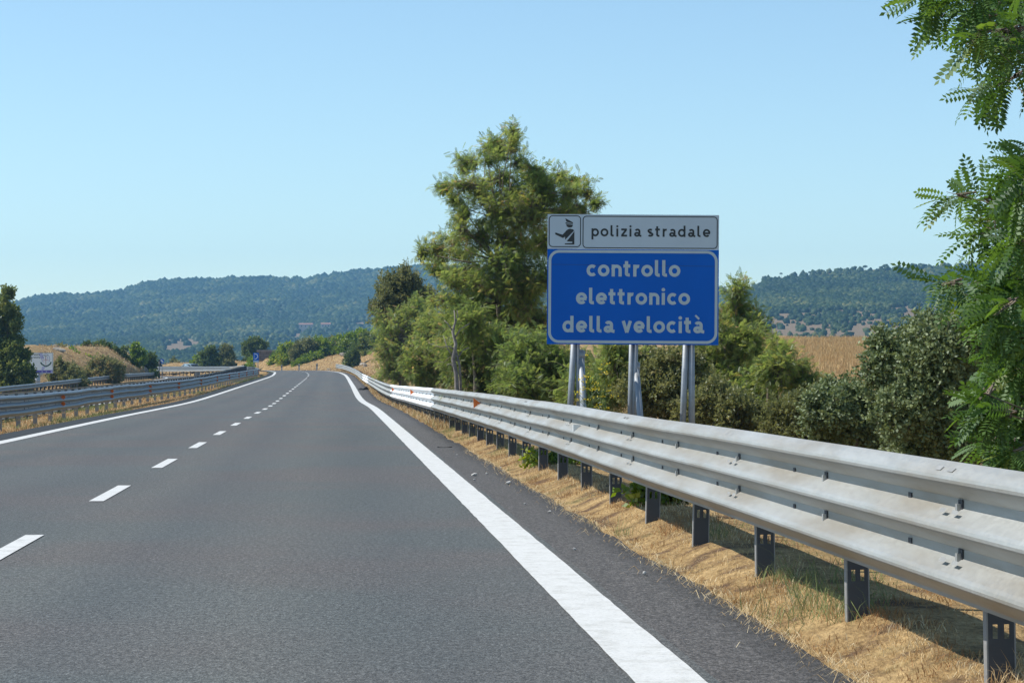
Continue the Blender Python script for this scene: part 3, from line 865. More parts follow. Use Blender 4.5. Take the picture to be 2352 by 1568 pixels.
def scatter(tpl, O, D, U, S, tint, tj=.12):
    """copies of tpl: x axis along D, z along U-ish"""
    V0, F0 = tpl; n = len(V0); D = unit(D); Yx = unit(np.cross(U, D)); Zx = np.cross(D, Yx)
    P = O[:,None,:] + S[:,None,None]*(V0[None,:,0:1]*D[:,None,:] + V0[None,:,1:2]*Yx[:,None,:] + V0[None,:,2:3]*Zx[:,None,:])
    Fq = (F0[None,:,:] + (np.arange(len(O))*n)[:,None,None]).reshape(-1, F0.shape[1])
    tt = np.repeat(tint, n)
    return P.reshape(-1,3), Fq, tt
def prisms(p0, p1, r0, r1):
    """3-sided tapered sticks"""
    d = unit(p1-p0); a = unit(np.cross(d, np.array([.3,.5,.81]))); b = np.cross(d, a); n = len(p0); V = []
    for k in range(3):
        c, s = math.cos(k*2.094), math.sin(k*2.094); V.append(p0 + (a*c+b*s)*r0[:,None])
    for k in range(3):
        c, s = math.cos(k*2.094), math.sin(k*2.094); V.append(p1 + (a*c+b*s)*r1[:,None])
    V = np.stack(V, 1).reshape(-1,3); bb = (np.arange(n)*6)[:,None]
    Fq = np.concatenate([bb+np.array([[0,1,4,3]]), bb+np.array([[1,2,5,4]]), bb+np.array([[2,0,3,5]])])
    return V, Fq

def plant(name, label, cat, base, lobes, tpl, leafm, barkm=None, shoots=40, shoot_len=.6, per=7, lscale=1.0, group=None,
          rt=.07, bias=(0,0,.4), crown='crown', stems=1, tshift=0.0, sj=.25, shell=.35, spray=None, seed=0, wood='trunk', bare=0, clump=7, lean=1.0, spread=.19):
    """lobes: list of (centre Vector, (rx,ry,rz), weight). One trunk/branch mesh and one leafy crown mesh."""
    r = np.random.RandomState(seed + len(lobes)*7 + int(abs(base[0]*13)) % 97)
    root = empty(name, base); tag(root, label, cat, group)
    B = np.array(base, dtype=float)
    O_, D_, U_, S_, T_ = [], [], [], [], []
    tp0, tp1, tr0, tr1 = [], [], [], []
    wood_mb = MB()
    tops = [np.array(c) for c, _, _ in lobes]
    cen = np.mean(tops, axis=0)
    zt = max(t[2] for t in tops)
    stem_pts = []
    for st in range(stems):
        off = np.array([r.uniform(-1,1), r.uniform(-1,1), 0])*.25*(stems > 1)*max(.5, abs(cen[0]-B[0])*.3+.5)
        b0 = B + off; tgt = np.array([B[0]+(cen[0]-B[0])*lean+off[0]*2, B[1]+(cen[1]-B[1])*lean+off[1]*2, B[2] + (zt-B[2])*.72])
        pts = [b0 + (tgt-b0)*t + np.array([r.randn()*.05, r.randn()*.05, 0])*(zt-B[2])*.3*t*(1 if 0 < t < 1 else .3) for t in np.linspace(0, 1, 6)]
        pts[0][2] -= .15
        wood_mb.tube([Vector(p-B) for p in pts], [rt*(1-.75*i/5) for i in range(6)], 7)
        stem_pts += [(p, rt*(1-.75*i/5)) for i, p in enumerate(pts)]
    for li, (c, rad, wgt) in enumerate(lobes):
        c = np.array(c); rad = np.array(rad)
        # limb
        cands = [(np.linalg.norm(p-c) + (3 if p[2] > c[2]-.1 else 0), i) for i, (p, _) in enumerate(stem_pts)]
        p0, r0 = stem_pts[min(cands)[1]]
        mid = (p0+c)/2 + r.randn(3)*np.linalg.norm(c-p0)*.08
        rr = min(r0*.6, .05*rt/.07)*(.45 if lean < 1 else 1)
        wood_mb.tube([Vector(p0-B), Vector(mid-B), Vector(c-B)], [rr, rr*.7, rr*.35], 5)
        n = max(4, int(shoots*wgt))
        m_ = max(2, n//clump)
        sd_ = unit(r.randn(m_, 3)); sq = shell + (1-shell)*r.rand(m_)**.5
        sc_ = c + sd_*rad*sq[:,None]*.85
        kk_ = r.randint(0, m_, n)
        P = sc_[kk_] + r.randn(n, 3)*rad*spread
        dirs = unit((P-c)/rad)
        od = unit(dirs*np.array([1,1,1]) + np.array(bias) + r.randn(n,3)*.45)
        if spray is not None: od = unit(od*.6 + np.array(spray))
        ln = shoot_len*r.uniform(.6, 1.3, n)
        P = P - od*ln[:,None]*.5
        tp0.append(P); tp1.append(P + od*ln[:,None]); tr0.append(np.full(n, .006*lscale)); tr1.append(np.full(n, .002*lscale))
        nb = n if n < 60 else n//2
        tp0.append(np.repeat(c[None], nb, 0) + r.randn(nb,3)*rad*.15); tp1.append(P[:nb]); tr0.append(np.full(nb, .012*lscale)); tr1.append(np.full(nb, .006*lscale))
        sht = r.rand(n)
        lobet = r.rand()
        for k in range(per):
            t = (k+.6)/per
            o_ = P + od*(ln*t)[:,None]
            sd = unit(np.cross(od, unit(r.randn(n,3))))
            d_ = unit(od*(.35+.9*t*t) + sd*(1.0) + np.array([0,0,-.15]))
            O_.append(o_); D_.append(d_); U_.append(unit(np.array([0,0,1.]) + r.randn(n,3)*.45)); S_.append(r.uniform(1-sj, 1+sj, n)*lscale)
            T_.append(np.clip(.5*r.rand(n)+.32*sht+.18*lobet + tshift, 0, 1))
    O_, D_, U_, S_, T_ = map(np.concatenate, (O_, D_, U_, S_, T_))
    V, Fq, tt = scatter(tpl, O_-B, D_, U_, S_, T_)
    npmesh(crown, V, Fq, [leafm], root, tint=tt)
    if bare:
        nb = bare; dirs = unit(r.randn(nb,3)*np.array([.5,.5,.3])+np.array([.1,0,1])); c = np.array(tops[0])
        tp0.append(np.repeat(c[None], nb, 0)+r.randn(nb,3)*.15); tp1.append(c + dirs*np.array(lobes[0][1])*2.0); tr0.append(np.full(nb,.03)); tr1.append(np.full(nb,.012))
    a, b, c0, d0 = np.concatenate(tp0)-B, np.concatenate(tp1)-B, np.concatenate(tr0), np.concatenate(tr1)
    V2, F2 = prisms(a, b, c0, d0)
    V1 = np.array([list(v) for v in wood_mb.v]); 
    f4 = [f for f in wood_mb.f if len(f) == 4]; fo = {}
    for f in wood_mb.f:
        if len(f) != 4: fo.setdefault(len(f), []).append(f)
    faces = [np.array(f4)] + [np.array(v) for v in fo.values()] + [F2+len(V1)]
    npmesh(wood, np.vstack([V1, V2]), faces, [barkm or M['bark']], root)
    return root

def lobe(x, y, rx, ry, Z, dz=None, w=None):
    k = Z/F; a, b = rx*k, ry*k
    return (W(x, y, Z), (a, dz if dz is not None else (a+b)/2, b), w if w is not None else max(.15, rx*ry/3600.))
PIN = tpl_pinnate(8, .24, .046, .024, .06)
PIN_S = tpl_pinnate(5, .15, .034, .018, .03)
SPR = tpl_sprig(7, .14, .055, .034, 1)
SPR_B = tpl_sprig(6, .20, .10, .06, 3)
DOT = tpl_dot(4, .26, 5)

# --- tall robinia behind the big sign
Z = 52
lb = [(1178,308,5,22),(1174,340,9,24),(1186,372,16,22),(1115,335,26,12),(1142,326,14,10),(1150,360,26,16),(1120,368,26,16),(1085,374,24,12),(1062,388,14,12),(1150,405,40,24),(1215,405,34,30),(1240,440,36,28),
      (1285,405,22,10),(1318,415,20,10),(1345,442,18,12),(1366,468,12,10),(1300,440,30,18),(1325,478,34,22),(1032,430,20,8),(1075,425,34,22),(1110,440,44,26),(1180,450,50,34),(1045,460,24,14),(1070,490,34,22),(1130,485,50,32),(1205,495,55,34),(1275,485,44,30),
      (1290,530,50,36),(1060,525,26,16),(1100,540,50,28),(1165,545,56,34),(1230,560,56,40),(1035,552,28,14),(1000,572,28,13),(966,580,18,7),(1010,598,34,14),(1060,580,44,20),(1000,620,20,9),(1035,628,30,13),(1085,615,44,20),(1140,605,56,30),(1200,620,56,36),(1250,640,50,40),
      (1100,655,40,20),(1150,660,50,30),(1205,690,50,36),(1075,690,40,22),(1120,700,50,30),(1170,735,56,34),(1060,725,40,26),(1235,730,46,50),(1110,750,50,30),(1238,398,22,16),(1258,425,30,20),(1268,455,40,26),(1225,470,44,26),(1045,655,34,16),(1020,690,34,18),(1080,720,44,26),(1040,745,40,24),(1130,725,44,26),(1090,640,40,20),(1195,655,50,30)]
plant('robinia_tree', 'tall ragged robinia rising behind the left side of the blue sign', 'tree', (wx(1150,Z), Z, g1(wx(1150,Z), Z)),
      [lobe(*l, Z+RS.uniform(-1.2,1.2), None, max(.5, l[2]*l[3]/900.)) for l in lb], PIN_S, M['robinia'], shoots=58, shoot_len=.46, per=8, rt=.10, bias=(-.35,0,.30), lscale=.88, seed=1, clump=10, spread=.27, shell=.1)
# --- its lower neighbours along the rail
rows = [
 ('robinia_tree', 'bushy green robinia between the peeling grey trunk and the rail', 49, [(1080,740,45,40),(1075,800,60,45),(1090,860,70,45),(1140,800,60,50),(1160,870,70,45)], 'robinia'),
 ('robinia_tree', 'dark leafy thicket right under the left edge of the blue sign', 45, [(1220,820,70,60),(1260,880,70,50),(1200,890,60,40),(1300,850,50,50)], 'robinia'),
 ('robinia_tree', 'robinia bush left of the peeling grey trunk, leaning over the rail', 80, [(1000,760,45,45),(990,820,55,45),(1010,865,55,35),(960,850,40,35)], 'robinia'),
 ('robinia_tree', 'yellowing robinia at the left end of the roadside thicket', 122, [(905,740,45,30),(930,780,55,45),(890,800,35,35),(940,840,55,40),(900,850,40,35),(965,720,40,35)], 'robinia'),
 ('oak_tree', 'dark brownish-green tree rising above the left end of the thicket', 130, [(905,655,32,22),(935,640,30,22),(965,665,30,22),(880,690,28,26),(930,690,50,30),(985,690,25,20),(900,725,40,30)], 'olive'),
 ('robinia_tree', 'thicket seen between the left and middle poles of the blue sign', 41, [(1360,860,50,50),(1400,900,60,50),(1340,900,50,40),(1420,840,50,50)], 'robinia'),
 ('oak_tree', 'dull green bush seen between the middle and right poles of the blue sign', 40, [(1500,850,55,50),(1530,900,60,50),(1480,900,50,45),(1560,860,50,45)], 'olive'),
 ('robinia_tree', 'slender robinia whose top pokes out right of the blue sign', 44, [(1692,668,22,26),(1680,710,36,30),(1710,750,45,35),(1660,780,40,45),(1720,790,40,35),(1690,840,50,50),(1650,880,50,50),(1600,850,50,60),(1640,930,60,50)], 'robinia'),
 ('robinia_tree', 'low spreading robinia in front of the dry field, right of the blue sign', 42, [(1795,800,28,24),(1790,850,40,40),(1830,870,40,35),(1760,900,55,45),(1810,930,60,45),(1730,960,60,40),(1860,900,30,28),(1700,930,50,50)], 'robinia'),
]
rows += [
 ('robinia_tree', 'young robinia filling the gap between the slender robinia and the dry field', 47, [(1740,830,40,40),(1700,890,50,40),(1760,880,50,40),(1650,830,40,40),(1610,800,30,40),(1580,900,50,50)], 'robinia'),
 ('robinia_tree', 'low olive hedge between the spreading robinia and the oak bushes', 36, [(1850,945,50,32),(1900,930,34,24),(1820,970,60,36),(1880,985,50,30),(1940,960,40,30)], 'olive'),
 ('robinia_tree', 'pale bush low behind the rail under the right end of the blue sign', 38, [(1640,930,50,40),(1690,950,50,36),(1740,985,50,30),(1600,960,40,30)], 'olive'),
]
for i, (nm, lab, Z, ll, mk) in enumerate(rows):
    bx = np.mean([l[0] for l in ll]); z_ = g1(wx(bx, Z), Z)
    plant(nm, lab, 'tree', (wx(bx,Z), Z, z_), [lobe(*l, Z+RS.uniform(-1,1), None, l[2]*l[3]/900.) for l in ll], PIN_S if mk == 'robinia' else SPR_B, M[mk], shoots=95 if mk == 'robinia' else 100, shoot_len=(.32 if Z < 100 else .6), per=7, spread=.24, clump=9,
          rt=.07, stems=3, lscale=(.82 if mk == 'robinia' else .62)*(1.0 if Z < 60 else 1.4 if Z < 100 else 2.0), group='trees and bushes behind the right-hand rail', seed=i*5, tshift=(.06 if i == 3 else -.05 if i in (1,5) else 0))
# peeling grey trunk
Z = 48.2
bz = g1(wx(1048,Z), Z)
root = empty('dead_tree', (wx(1048,Z), Z, bz)); tag(root, 'bare peeling grey trunk standing in the thicket left of the sign', 'dead tree')
mb = MB(); base = Vector(root.location)
mb.tube([W(1054,960,Z)-base, W(1050,900,Z)-base, W(1048,860,Z)-base, W(1041,825,Z)-base, W(1047,790,Z)-base, W(1040,762,Z)-base, W(1046,738,Z)-base, W(1043,712,Z)-base], [.058,.052,.044,.048,.036,.030,.02,.008], 9)
mb.tube([W(1060,960,Z+.1)-base, W(1058,890,Z+.1)-base, W(1056,840,Z)-base, W(1046,800,Z)-base], [.035,.03,.026,.02], 7)
mb.build('trunk', M['greybark'], root, True)
mb = MB()
for a in ([(1042,800),(1030,795),(1012,797),(985,788)], [(1045,775),(1058,755),(1080,742)], [(1043,765),(1030,745),(1020,735)], [(1048,830),(1062,805),(1078,798)], [(1041,820),(1028,800),(1018,770)], [(1044,745),(1052,728),(1050,712)], [(1047,850),(1034,835),(1026,838)]):
    mb.tube([W(x, y, Z)-base for x, y in a], [.020, .012, .007, .004][:len(a)], 5)
mb.build('branches', M['greybark'], root, True)

# --- grey-green oaks on the right
oaks = [('broad grey-green oak in front of the dry field, nearest the frame edge robinia', 22.5, [(2140,780,60,36),(2085,800,30,26),(2190,790,60,45),(2035,790,22,24),(2020,850,26,20),(2080,860,60,45),(2150,870,80,60),(2220,880,70,70),(2090,940,70,50),(2180,970,90,60),(2250,1000,70,50),(2130,1030,90,30)]),
        ('rounded dark oak bush just over the rail, right of the low robinia', 25.5, [(1928,905,34,20),(1965,925,60,30),(1900,940,45,36),(1985,970,80,40),(1920,985,60,35),(2040,1000,60,40)])]
for i, (lab, Z, ll) in enumerate(oaks):
    bx = np.mean([l[0] for l in ll]); z_ = g1(wx(bx, Z), Z)
    plant('oak_bush', lab, 'bush', (wx(bx,Z), Z, z_), [lobe(*l, Z+RS.uniform(-.6,.6), None, l[2]*l[3]/900.) for l in ll], SPR, M['oak'], shoots=100, shoot_len=.24, per=7, rt=.04, stems=4, lscale=.72, group='oak bushes behind the right-hand rail', seed=40+i, shell=.2)
# understorey weeds under the bushes, along the rail
for i, (lab, x, y, Z, rx, ry, mk) in enumerate([('bright green bramble low behind the rail by the right sign poles', 1830, 1000, 27, 40, 20, 'bright'),
        ('leafy bramble under the far right robinia', 2310, 1075, 16, 60, 26, 'robinia_near'),
        ('small green bush at the foot of the middle sign poles', 1450, 935, 36, 50, 22, 'bright'),
        ('green bramble seen under the rail below the sign', 1560, 1120, 20, 60, 16, 'bright'),
        ('green bramble seen under the rail left of the sign poles', 1300, 1075, 29, 60, 14, 'bright')]):
    z_ = g1(wx(x,Z), Z)
    yb = HY + (CH-z_)*F/Z
    plant('bramble', lab, 'bush', (wx(x,Z), Z, z_), [lobe(x-rx*.5, yb-ry*.8, rx*.6, ry, Z, None, .5), lobe(x+rx*.4, yb-ry*.9, rx*.6, ry, Z, None, .5)], SPR, M[mk], shoots=90, shoot_len=.25, per=6, rt=.015, stems=2, lscale=1.1, group='low brambles along the rail', seed=60+i)

# --- foreground robinia at the right frame edge
Z0 = 14.0
sp = [(2150,-22,50,14),(2215,-5,50,20),(2300,0,60,30),(2350,20,40,40),(2190,28,30,14),(2260,50,40,24),(2235,82,22,12),(2310,70,40,26),(2350,90,30,30),(2290,118,26,14),
      (2372,140,30,20),(2335,172,26,12),(2292,192,22,9),(2385,110,30,30),
      (2392,345,24,18),(2345,362,30,16),(2320,385,30,20),(2380,420,40,40),(2330,440,40,20),(2270,452,34,9),(2205,448,22,7),(2370,480,40,30),(2310,500,36,18),(2262,530,24,12),(2360,540,40,30),(2320,575,30,18),
      (2350,620,40,30),(2300,640,36,18),(2240,652,36,10),(2170,652,24,7),(2360,690,50,30),(2300,700,34,18),(2260,722,22,10),
      (2350,770,40,30),(2310,800,36,20),(2365,850,40,40),(2300,868,34,20),(2350,910,40,30),(2265,905,22,10),(2310,950,36,24),(2365,980,40,40),(2330,1030,40,26),(2285,1010,24,16)]
lb = []
for x, y, a, b in sp: lb.append(lobe(x, y, a*.9, b*.9, Z0+RS.uniform(-.8,1.0), .30, a*b/(1500. if y < 600 else 1000.)))
zb = g1(4.1, Z0)
plant('robinia_tree', 'close robinia reaching in from the right edge with feathery hanging leaves', 'tree', (4.0, Z0, zb), lb, PIN, M['robinia_near'], shoots=13, shoot_len=.17, per=4, rt=.06, bias=(-.5,0,-.05), spray=(-.55,0,-.22), lscale=.88, seed=77, clump=3, lean=.12)

# --- fennel with yellow heads, by the poles
fen = tpl_sprig(10, .16, .05, .006, 9)
def fennel(x, Z, h, lab, sd):
    r = np.random.RandomState(sd); z_ = g1(wx(x,Z), Z); root = empty('fennel_plant', (wx(x,Z), Z, z_)); tag(root, lab, 'plant', 'yellow flowering weeds behind the rail')
    mb = MB(); heads = []; O_ = []
    for k in range(4):
        t = Vector((r.uniform(-.2,.2), r.uniform(-.2,.2), h*r.uniform(.7,1))); mb.tube([(0,0,-.05), t*.5+Vector((.02,0,0)), t], [.008,.006,.003], 5)
        for j in range(7):
            q = t*r.uniform(.35,1); e_ = q+Vector((r.uniform(-.16,.16), r.uniform(-.1,.1), r.uniform(.03,.16))); mb.tube([q, e_], [.003,.002], 4); heads.append(e_)
        for j in range(14): O_.append(np.array(t*r.uniform(.15,.85)))
    mb.build('stem', M['bright'], root)
    O_ = np.array(O_); n = len(O_); V, Fq, tt = scatter(fen, O_, unit(r.randn(n,3)), unit(r.randn(n,3)), r.uniform(.8,1.4,n), r.uniform(0,.5,n))
    npmesh('foliage', V, Fq, [M['fennel']], root, tint=tt)
    O_ = np.repeat(np.array([list(v) for v in heads]), 7, 0) + r.randn(len(heads)*7, 3)*np.array([.03,.03,.006]); n = len(O_)
    V, Fq, tt = scatter(tpl_sprig(2, .012, .018, .014, 4), O_, unit(r.randn(n,3)), unit(r.randn(n,3)), np.ones(n), r.uniform(.75,1,n))
    npmesh('flower_heads', V, Fq, [M['fennel']], root, tint=tt)['kind'] = 'stuff'
fennel(1392, 30, 1.55, 'tall fennel with yellow flower heads between the left and middle sign poles', 1)
fennel(1355, 29, 1.1, 'short fennel with yellow flowers at the foot of the left sign poles', 2)

# --- left side vegetation
def shrub(name, lab, cat, Z, ll, mk, n=60, ls=1.0, group=None, seed=0, tpl=DOT, stems=3, bare=0, tshift=0, fill=True):
    bx = np.mean([l[0] for l in ll]); z_ = g1(wx(bx, Z), Z); ll = list(ll)
    for x, y, a, b in list(ll):
        zl = g1(wx(x, Z), Z); yg = HY + (CH-zl)*F/Z; yy = y + b
        while yy < yg-1 and fill and len(ll) < 14:
            ll.append((x, min(yy, yg-b*.4), a*1.05, b)); yy += b*1.2
    ls = ls*(1.2 if Z > 280 else 1.0); n = int(n*1.5)
    plant(name, lab, cat, (wx(bx,Z), Z, z_), [lobe(*l, Z+RS.uniform(-1.0,1.0), None, l[2]*l[3]/250.) for l in ll], tpl, M[mk], shoots=n, shoot_len=.6*ls, per=5, rt=.08, stems=stems, lscale=ls, group=group, seed=seed, shell=.1, bare=bare, clump=5, tshift=tshift)
shrub('tree', 'dense dark green tree at the left edge, in front of the billboard', 'tree', 158, [(12,690,10,22),(28,672,5,14),(18,730,24,26),(38,748,10,9),(8,772,34,24),(48,786,10,9),(14,810,40,26),(56,815,10,12),(24,850,46,24),(66,858,12,14),(20,885,56,24),(-40,780,40,50),(-50,860,50,50),(-5,705,14,20)], 'darktree', 48, .8, None, 3, stems=2, tshift=.2)
gL = 'bushes on the mound left of the road'
shrub('bush', 'dark bushy shrub just right of the billboard pole', 'bush', 182, [(130,858,20,14),(160,852,22,16),(178,868,16,12),(143,838,18,10)], 'olive', 44, .8, gL, 4, tshift=.08)
shrub('bush', 'large rounded pale green bush at the foot of the mound', 'bush', 205, [(235,838,26,18),(262,846,22,20),(215,850,22,16),(240,858,34,14)], 'olive', 50, .8, gL, 5, tshift=.22)
shrub('bush', 'bright green patch of scrub on the slope above the rounded bush', 'bush', 228, [(180,820,16,8),(200,828,18,9),(160,812,10,6)], 'bright', 26, 1.1, gL, 6)
shrub('bush', 'dark bush on the crest of the mound', 'bush', 246, [(215,800,20,9),(235,796,18,10),(205,794,12,7)], 'darktree', 36, 1.1, gL, 7)
shrub('bush', 'low dark scrub on the crest, right of the dark crest bush', 'bush', 250, [(262,804,16,5),(285,805,12,5)], 'darktree', 30, 1.1, gL, 8)
shrub('bush', 'brownish scrub on the crest at the left end of the mound', 'bush', 242, [(135,799,18,6),(160,801,12,6)], 'olive', 26, 1.0, gL, 9, tshift=.25)
shrub('bush', 'bright green bush with bare twigs sticking out of its top', 'bush', 252, [(312,802,14,12),(322,812,14,10)], 'bright', 34, 1.1, gL, 10, bare=9)
shrub('bush', 'dark green scrub falling down the right end of the mound', 'bush', 256, [(335,822,16,9),(350,832,12,8),(325,828,12,8)], 'darktree', 34, 1.1, gL, 11)
shrub('bush', 'round dark shrub standing alone beyond the bend barrier', 'bush', 400, [(403,834,9,9)], 'olive', 60, 1.2, 'shrubs beyond the bend', 12, tshift=-.1)
shrub('tree', 'leafy tree left of the rocky bank beyond the bend', 'tree', 345, [(482,812,14,14),(475,830,14,12),(490,830,14,12),(470,818,10,10)], 'darktree', 50, 1.2, 'trees beyond the bend', 13, tshift=.15)
shrub('tree', 'slightly taller tree touching the rocky bank beyond the bend', 'tree', 345, [(515,808,14,14),(522,825,14,14),(506,835,12,10),(525,812,9,9)], 'olive', 50, 1.2, 'trees beyond the bend', 14, tshift=-.1)
shrub('bush', 'small green bush at the left foot of those two trees', 'bush', 352, [(455,826,12,6),(448,832,8,5)], 'bright', 40, 1.1, 'trees beyond the bend', 15)
shrub('bush', 'dark rounded bush on top of the bank above the stone wall', 'bush', 362, [(580,787,18,10),(597,790,14,8),(570,795,12,7)], 'darktree', 50, 1.2, 'trees beyond the bend', 16)
shrub('bush', 'green bush behind the blue exit sign', 'bush', 345, [(576,832,7,14),(572,842,8,8)], 'bright', 50, 1.1, 'trees beyond the bend', 17)
gH = 'green bushes on the bank outside the bend'
hb_ = [('pointed bright green bush by the first marker post', 346, [(640,826,14,16),(634,838,12,12),(646,812,10,10)], 'bright', .05),
       ('tall yellow-green bush next to the pointed one', 342, [(660,812,16,16),(656,832,14,14),(672,800,14,10)], 'bright', .15),
       ('dull olive bush above the second marker post', 338, [(695,802,20,14),(685,820,18,14),(705,792,16,10)], 'olive', 0),
       ('low green bush right behind the second marker post', 336, [(692,838,16,10),(712,832,18,12),(728,822,14,10)], 'bright', 0),
       ('rounded green bush in the middle of the bank', 340, [(735,796,22,14),(725,812,20,12),(748,806,14,12)], 'bright', -.05),
       ('olive bush on the skyline of the bank', 346, [(760,788,18,10),(778,784,16,9)], 'olive', .1),
       ('green bush on the skyline, left of the thicket', 338, [(800,778,24,9),(825,772,22,9),(840,768,16,8)], 'bright', -.1),
       ('green scrub at the top of the bank touching the thicket', 310, [(850,775,16,9),(845,790,14,9),(862,785,14,12)], 'darktree', .15),
       ('small dark upright bush on the dry bank above the rail end', 296, [(808,806,10,12),(806,820,10,8),(815,800,8,8)], 'darktree', 0)]
for i, (lab, Z, ll, mk, ts) in enumerate(hb_):
    shrub('bush', lab, 'bush', Z, [(x, y-1, a*1.3, b*1.1) for x, y, a, b in ll] if 'upright' not in lab else ll, mk, 44, 1.1, gH, 20+i, tshift=ts)

# ------------------------------------------------------------------ rocks
def rock(name, lab, x, y, Z, r, sc=(1,1,.7), group=None, mat='rock', seed=0):
    import bmesh
    bm = bmesh.new(); bmesh.ops.create_icosphere(bm, subdivisions=3, radius=r)
    rr = np.random.RandomState(seed); off = rr.rand(3)*50
    for v in bm.verts:
        n = v.co.normalized()
        k = .72 + .75*float(fbm(np.array([n.x*1.7+off[0]+n.z]), np.array([n.y*1.7+off[1]-n.z*1.3]), 4)[0]); k = round(k*6)/6*.75+k*.25
        v.co = Vector((v.co.x*sc[0], v.co.y*sc[1], v.co.z*sc[2]))*k
    me = bpy.data.meshes.new(name); bm.to_mesh(me); bm.free()
    o = link(name, me, None, [M[mat]]); o.location = (wx(x,Z), Z, g1(wx(x,Z), Z)+r*.1)
    o.rotation_euler = (rr.rand(), rr.rand(), rr.rand()*3); tag(o, lab, 'rock', group); return o
for i, (lab, x, y, Z, r, sc) in enumerate([
        ('pale rock high at the left end of the mound, right above the billboard corner', 128, 0, 232, .36, (1.8,1,.5)), ('pale rock ledge just right of the billboard', 135, 0, 222, .38, (1.6,1,.5)), ('small pale rock lowest on the slope beside the billboard', 147, 0, 208, .3, (1.6,1,.5)),
        ('grey rock face at the right end of the mound', 345, 0, 258, .5, (1.2,1,1.0)), ('grey rock left of the rock face at the mound end', 333, 0, 255, .5, (1.5,1,.7)),
        ('jagged pale rock highest on the dry bank above the rail end', 823, 0, 300, .45, (1.5,1,.8)), ('flat pale rock in the middle of the dry bank above the rail end', 833, 0, 292, .40, (1.7,1,.6)), ('small pale rock lowest on the dry bank, close to the rail', 839, 0, 284, .30, (1.5,1,.7)), ('grey rock in the grass left of the dark upright bush', 790, 0, 326, .4, (1.7,1,.6)),
        ('lone white stone on the verge beyond the bend', 756, 0, 302, .28, (1.2,1,.8)), ('grey boulder below the bank left of the exit sign', 547, 0, 350, .5, (1.5,1,.7)), ('pale boulder at the foot of the bank trees', 534, 0, 346, .6, (1.5,1,.7))]):
    rock('rock', lab, x, y, Z, r, sc, 'rocks on the banks', seed=i)

# ------------------------------------------------------------------ small things by the road
# billboard
BZ = 178.0; k = BZ/F
bb = empty('billboard', (wx(92,BZ), BZ, g1(wx(92,BZ), BZ))); tag(bb, 'white billboard with a shield emblem on a steel pole, half behind the left tree', 'billboard')
zc0 = wz(833.5, BZ) - bb.location.z
mb = MB(); mb.box((-34*k, -.06, zc0-23.5*k), (30*k, .06, zc0+23.5*k)); bd = mb.build('board', M['white'], bb)
mb = MB(); 
for a in ((-34*k,-.075,zc0+22.6*k,30*k,-.05,zc0+24*k), (-34*k,-.075,zc0-24*k,30*k,-.05,zc0-22.6*k), (29*k,-.075,zc0-22.6*k,30.4*k,-.05,zc0+22.6*k)): mb.box(a[:3], a[3:])
mb.build('frame', M['signback'], bd)
def bl(x, y): return ((x/3.92*.57422-92)*k, zc0+(833.5-(1350+y/3.92)*.57422)*k)
fl = Flat(-.064)
fl.poly([bl(610,235),bl(665,235),bl(690,330),bl(640,330)], 1); fl.poly([bl(660,460),bl(720,450),bl(680,520),bl(650,520)], 1)
fl.poly([bl(540,512),bl(830,508),bl(830,550),bl(540,553)], 0)
for i in range(12): fl.poly([bl(655+i*11,522),bl(662+i*11,522),bl(662+i*11,541),bl(655+i*11,541)], 1)
fl.poly([bl(800,522),bl(818,522),bl(818,542),bl(800,542)], 1)
fl.mb.build('colour_bands', [M['purple'], M['lilac']], bd)
fl = Flat(-.066)
for yy in (268, 312):
    for i in range(7):
        x = 500+i*20
        fl.stroke([bl(x, yy-10), bl(x, yy+12)], .035); fl.stroke([bl(x, yy-8 if i % 2 else yy+10), bl(x+12, yy-8 if i % 3 else yy)], .03)
fl.mb.build('lettering', M['signblack'], bd)
fl = Flat(-.068)
wr = [bl(640,385),bl(655,412),bl(690,436),bl(722,450),bl(760,436),bl(790,412),bl(806,380)]
fl.stroke(wr, .10, 0)
cc = [bl(722+62*math.cos(t), 335-75*math.sin(t)) for t in np.linspace(-.6, PI+.6, 20)]
fl.stroke(cc, .025, 1)
fl.stroke([bl(722,275), bl(722,430)], .035, 2); fl.stroke([bl(680,350), bl(765,350)], .03, 2)
for x_ in (690, 722, 755):
    fl.stroke([bl(x_-8,300),bl(x_,315),bl(x_-8,335)], .025, 1)
for x_ in (685, 755): fl.stroke([bl(x_,368),bl(x_+6,380)], .03, 2)
fl.stroke([bl(690,268),bl(700,285),bl(745,285),bl(756,268)], .025, 0)
fl.mb.build('shield_emblem', [M['green'], M['purple'], M['redprint']], bd)
mb = MB(); mb.tube([(-6*k,0,-.4),(-6*k,0,zc0-22*k)], .22, 12); mb.build('pole', M['signback'], bb, True)
mb = MB(); mb.tube([(-6*k,0,zc0-34*k),(4*k,0,zc0-24*k)], .10, 8); mb.tube([(-6*k,0,zc0-34*k),(-16*k,0,zc0-24*k)], .10, 8); mb.box((-16*k,-.1,zc0-26*k),(6*k,.1,zc0-23.6*k)); mb.build('bracket', M['signback'], bb)

def small_sign(name, lab, x, y, Z, build, base_dx=0):
    X = wx(x, Z); b = empty(name, (X, Z, g1(X, Z))); tag(b, lab, 'road sign'); build(b, wz(y, Z)-b.location.z, Z/F); return b
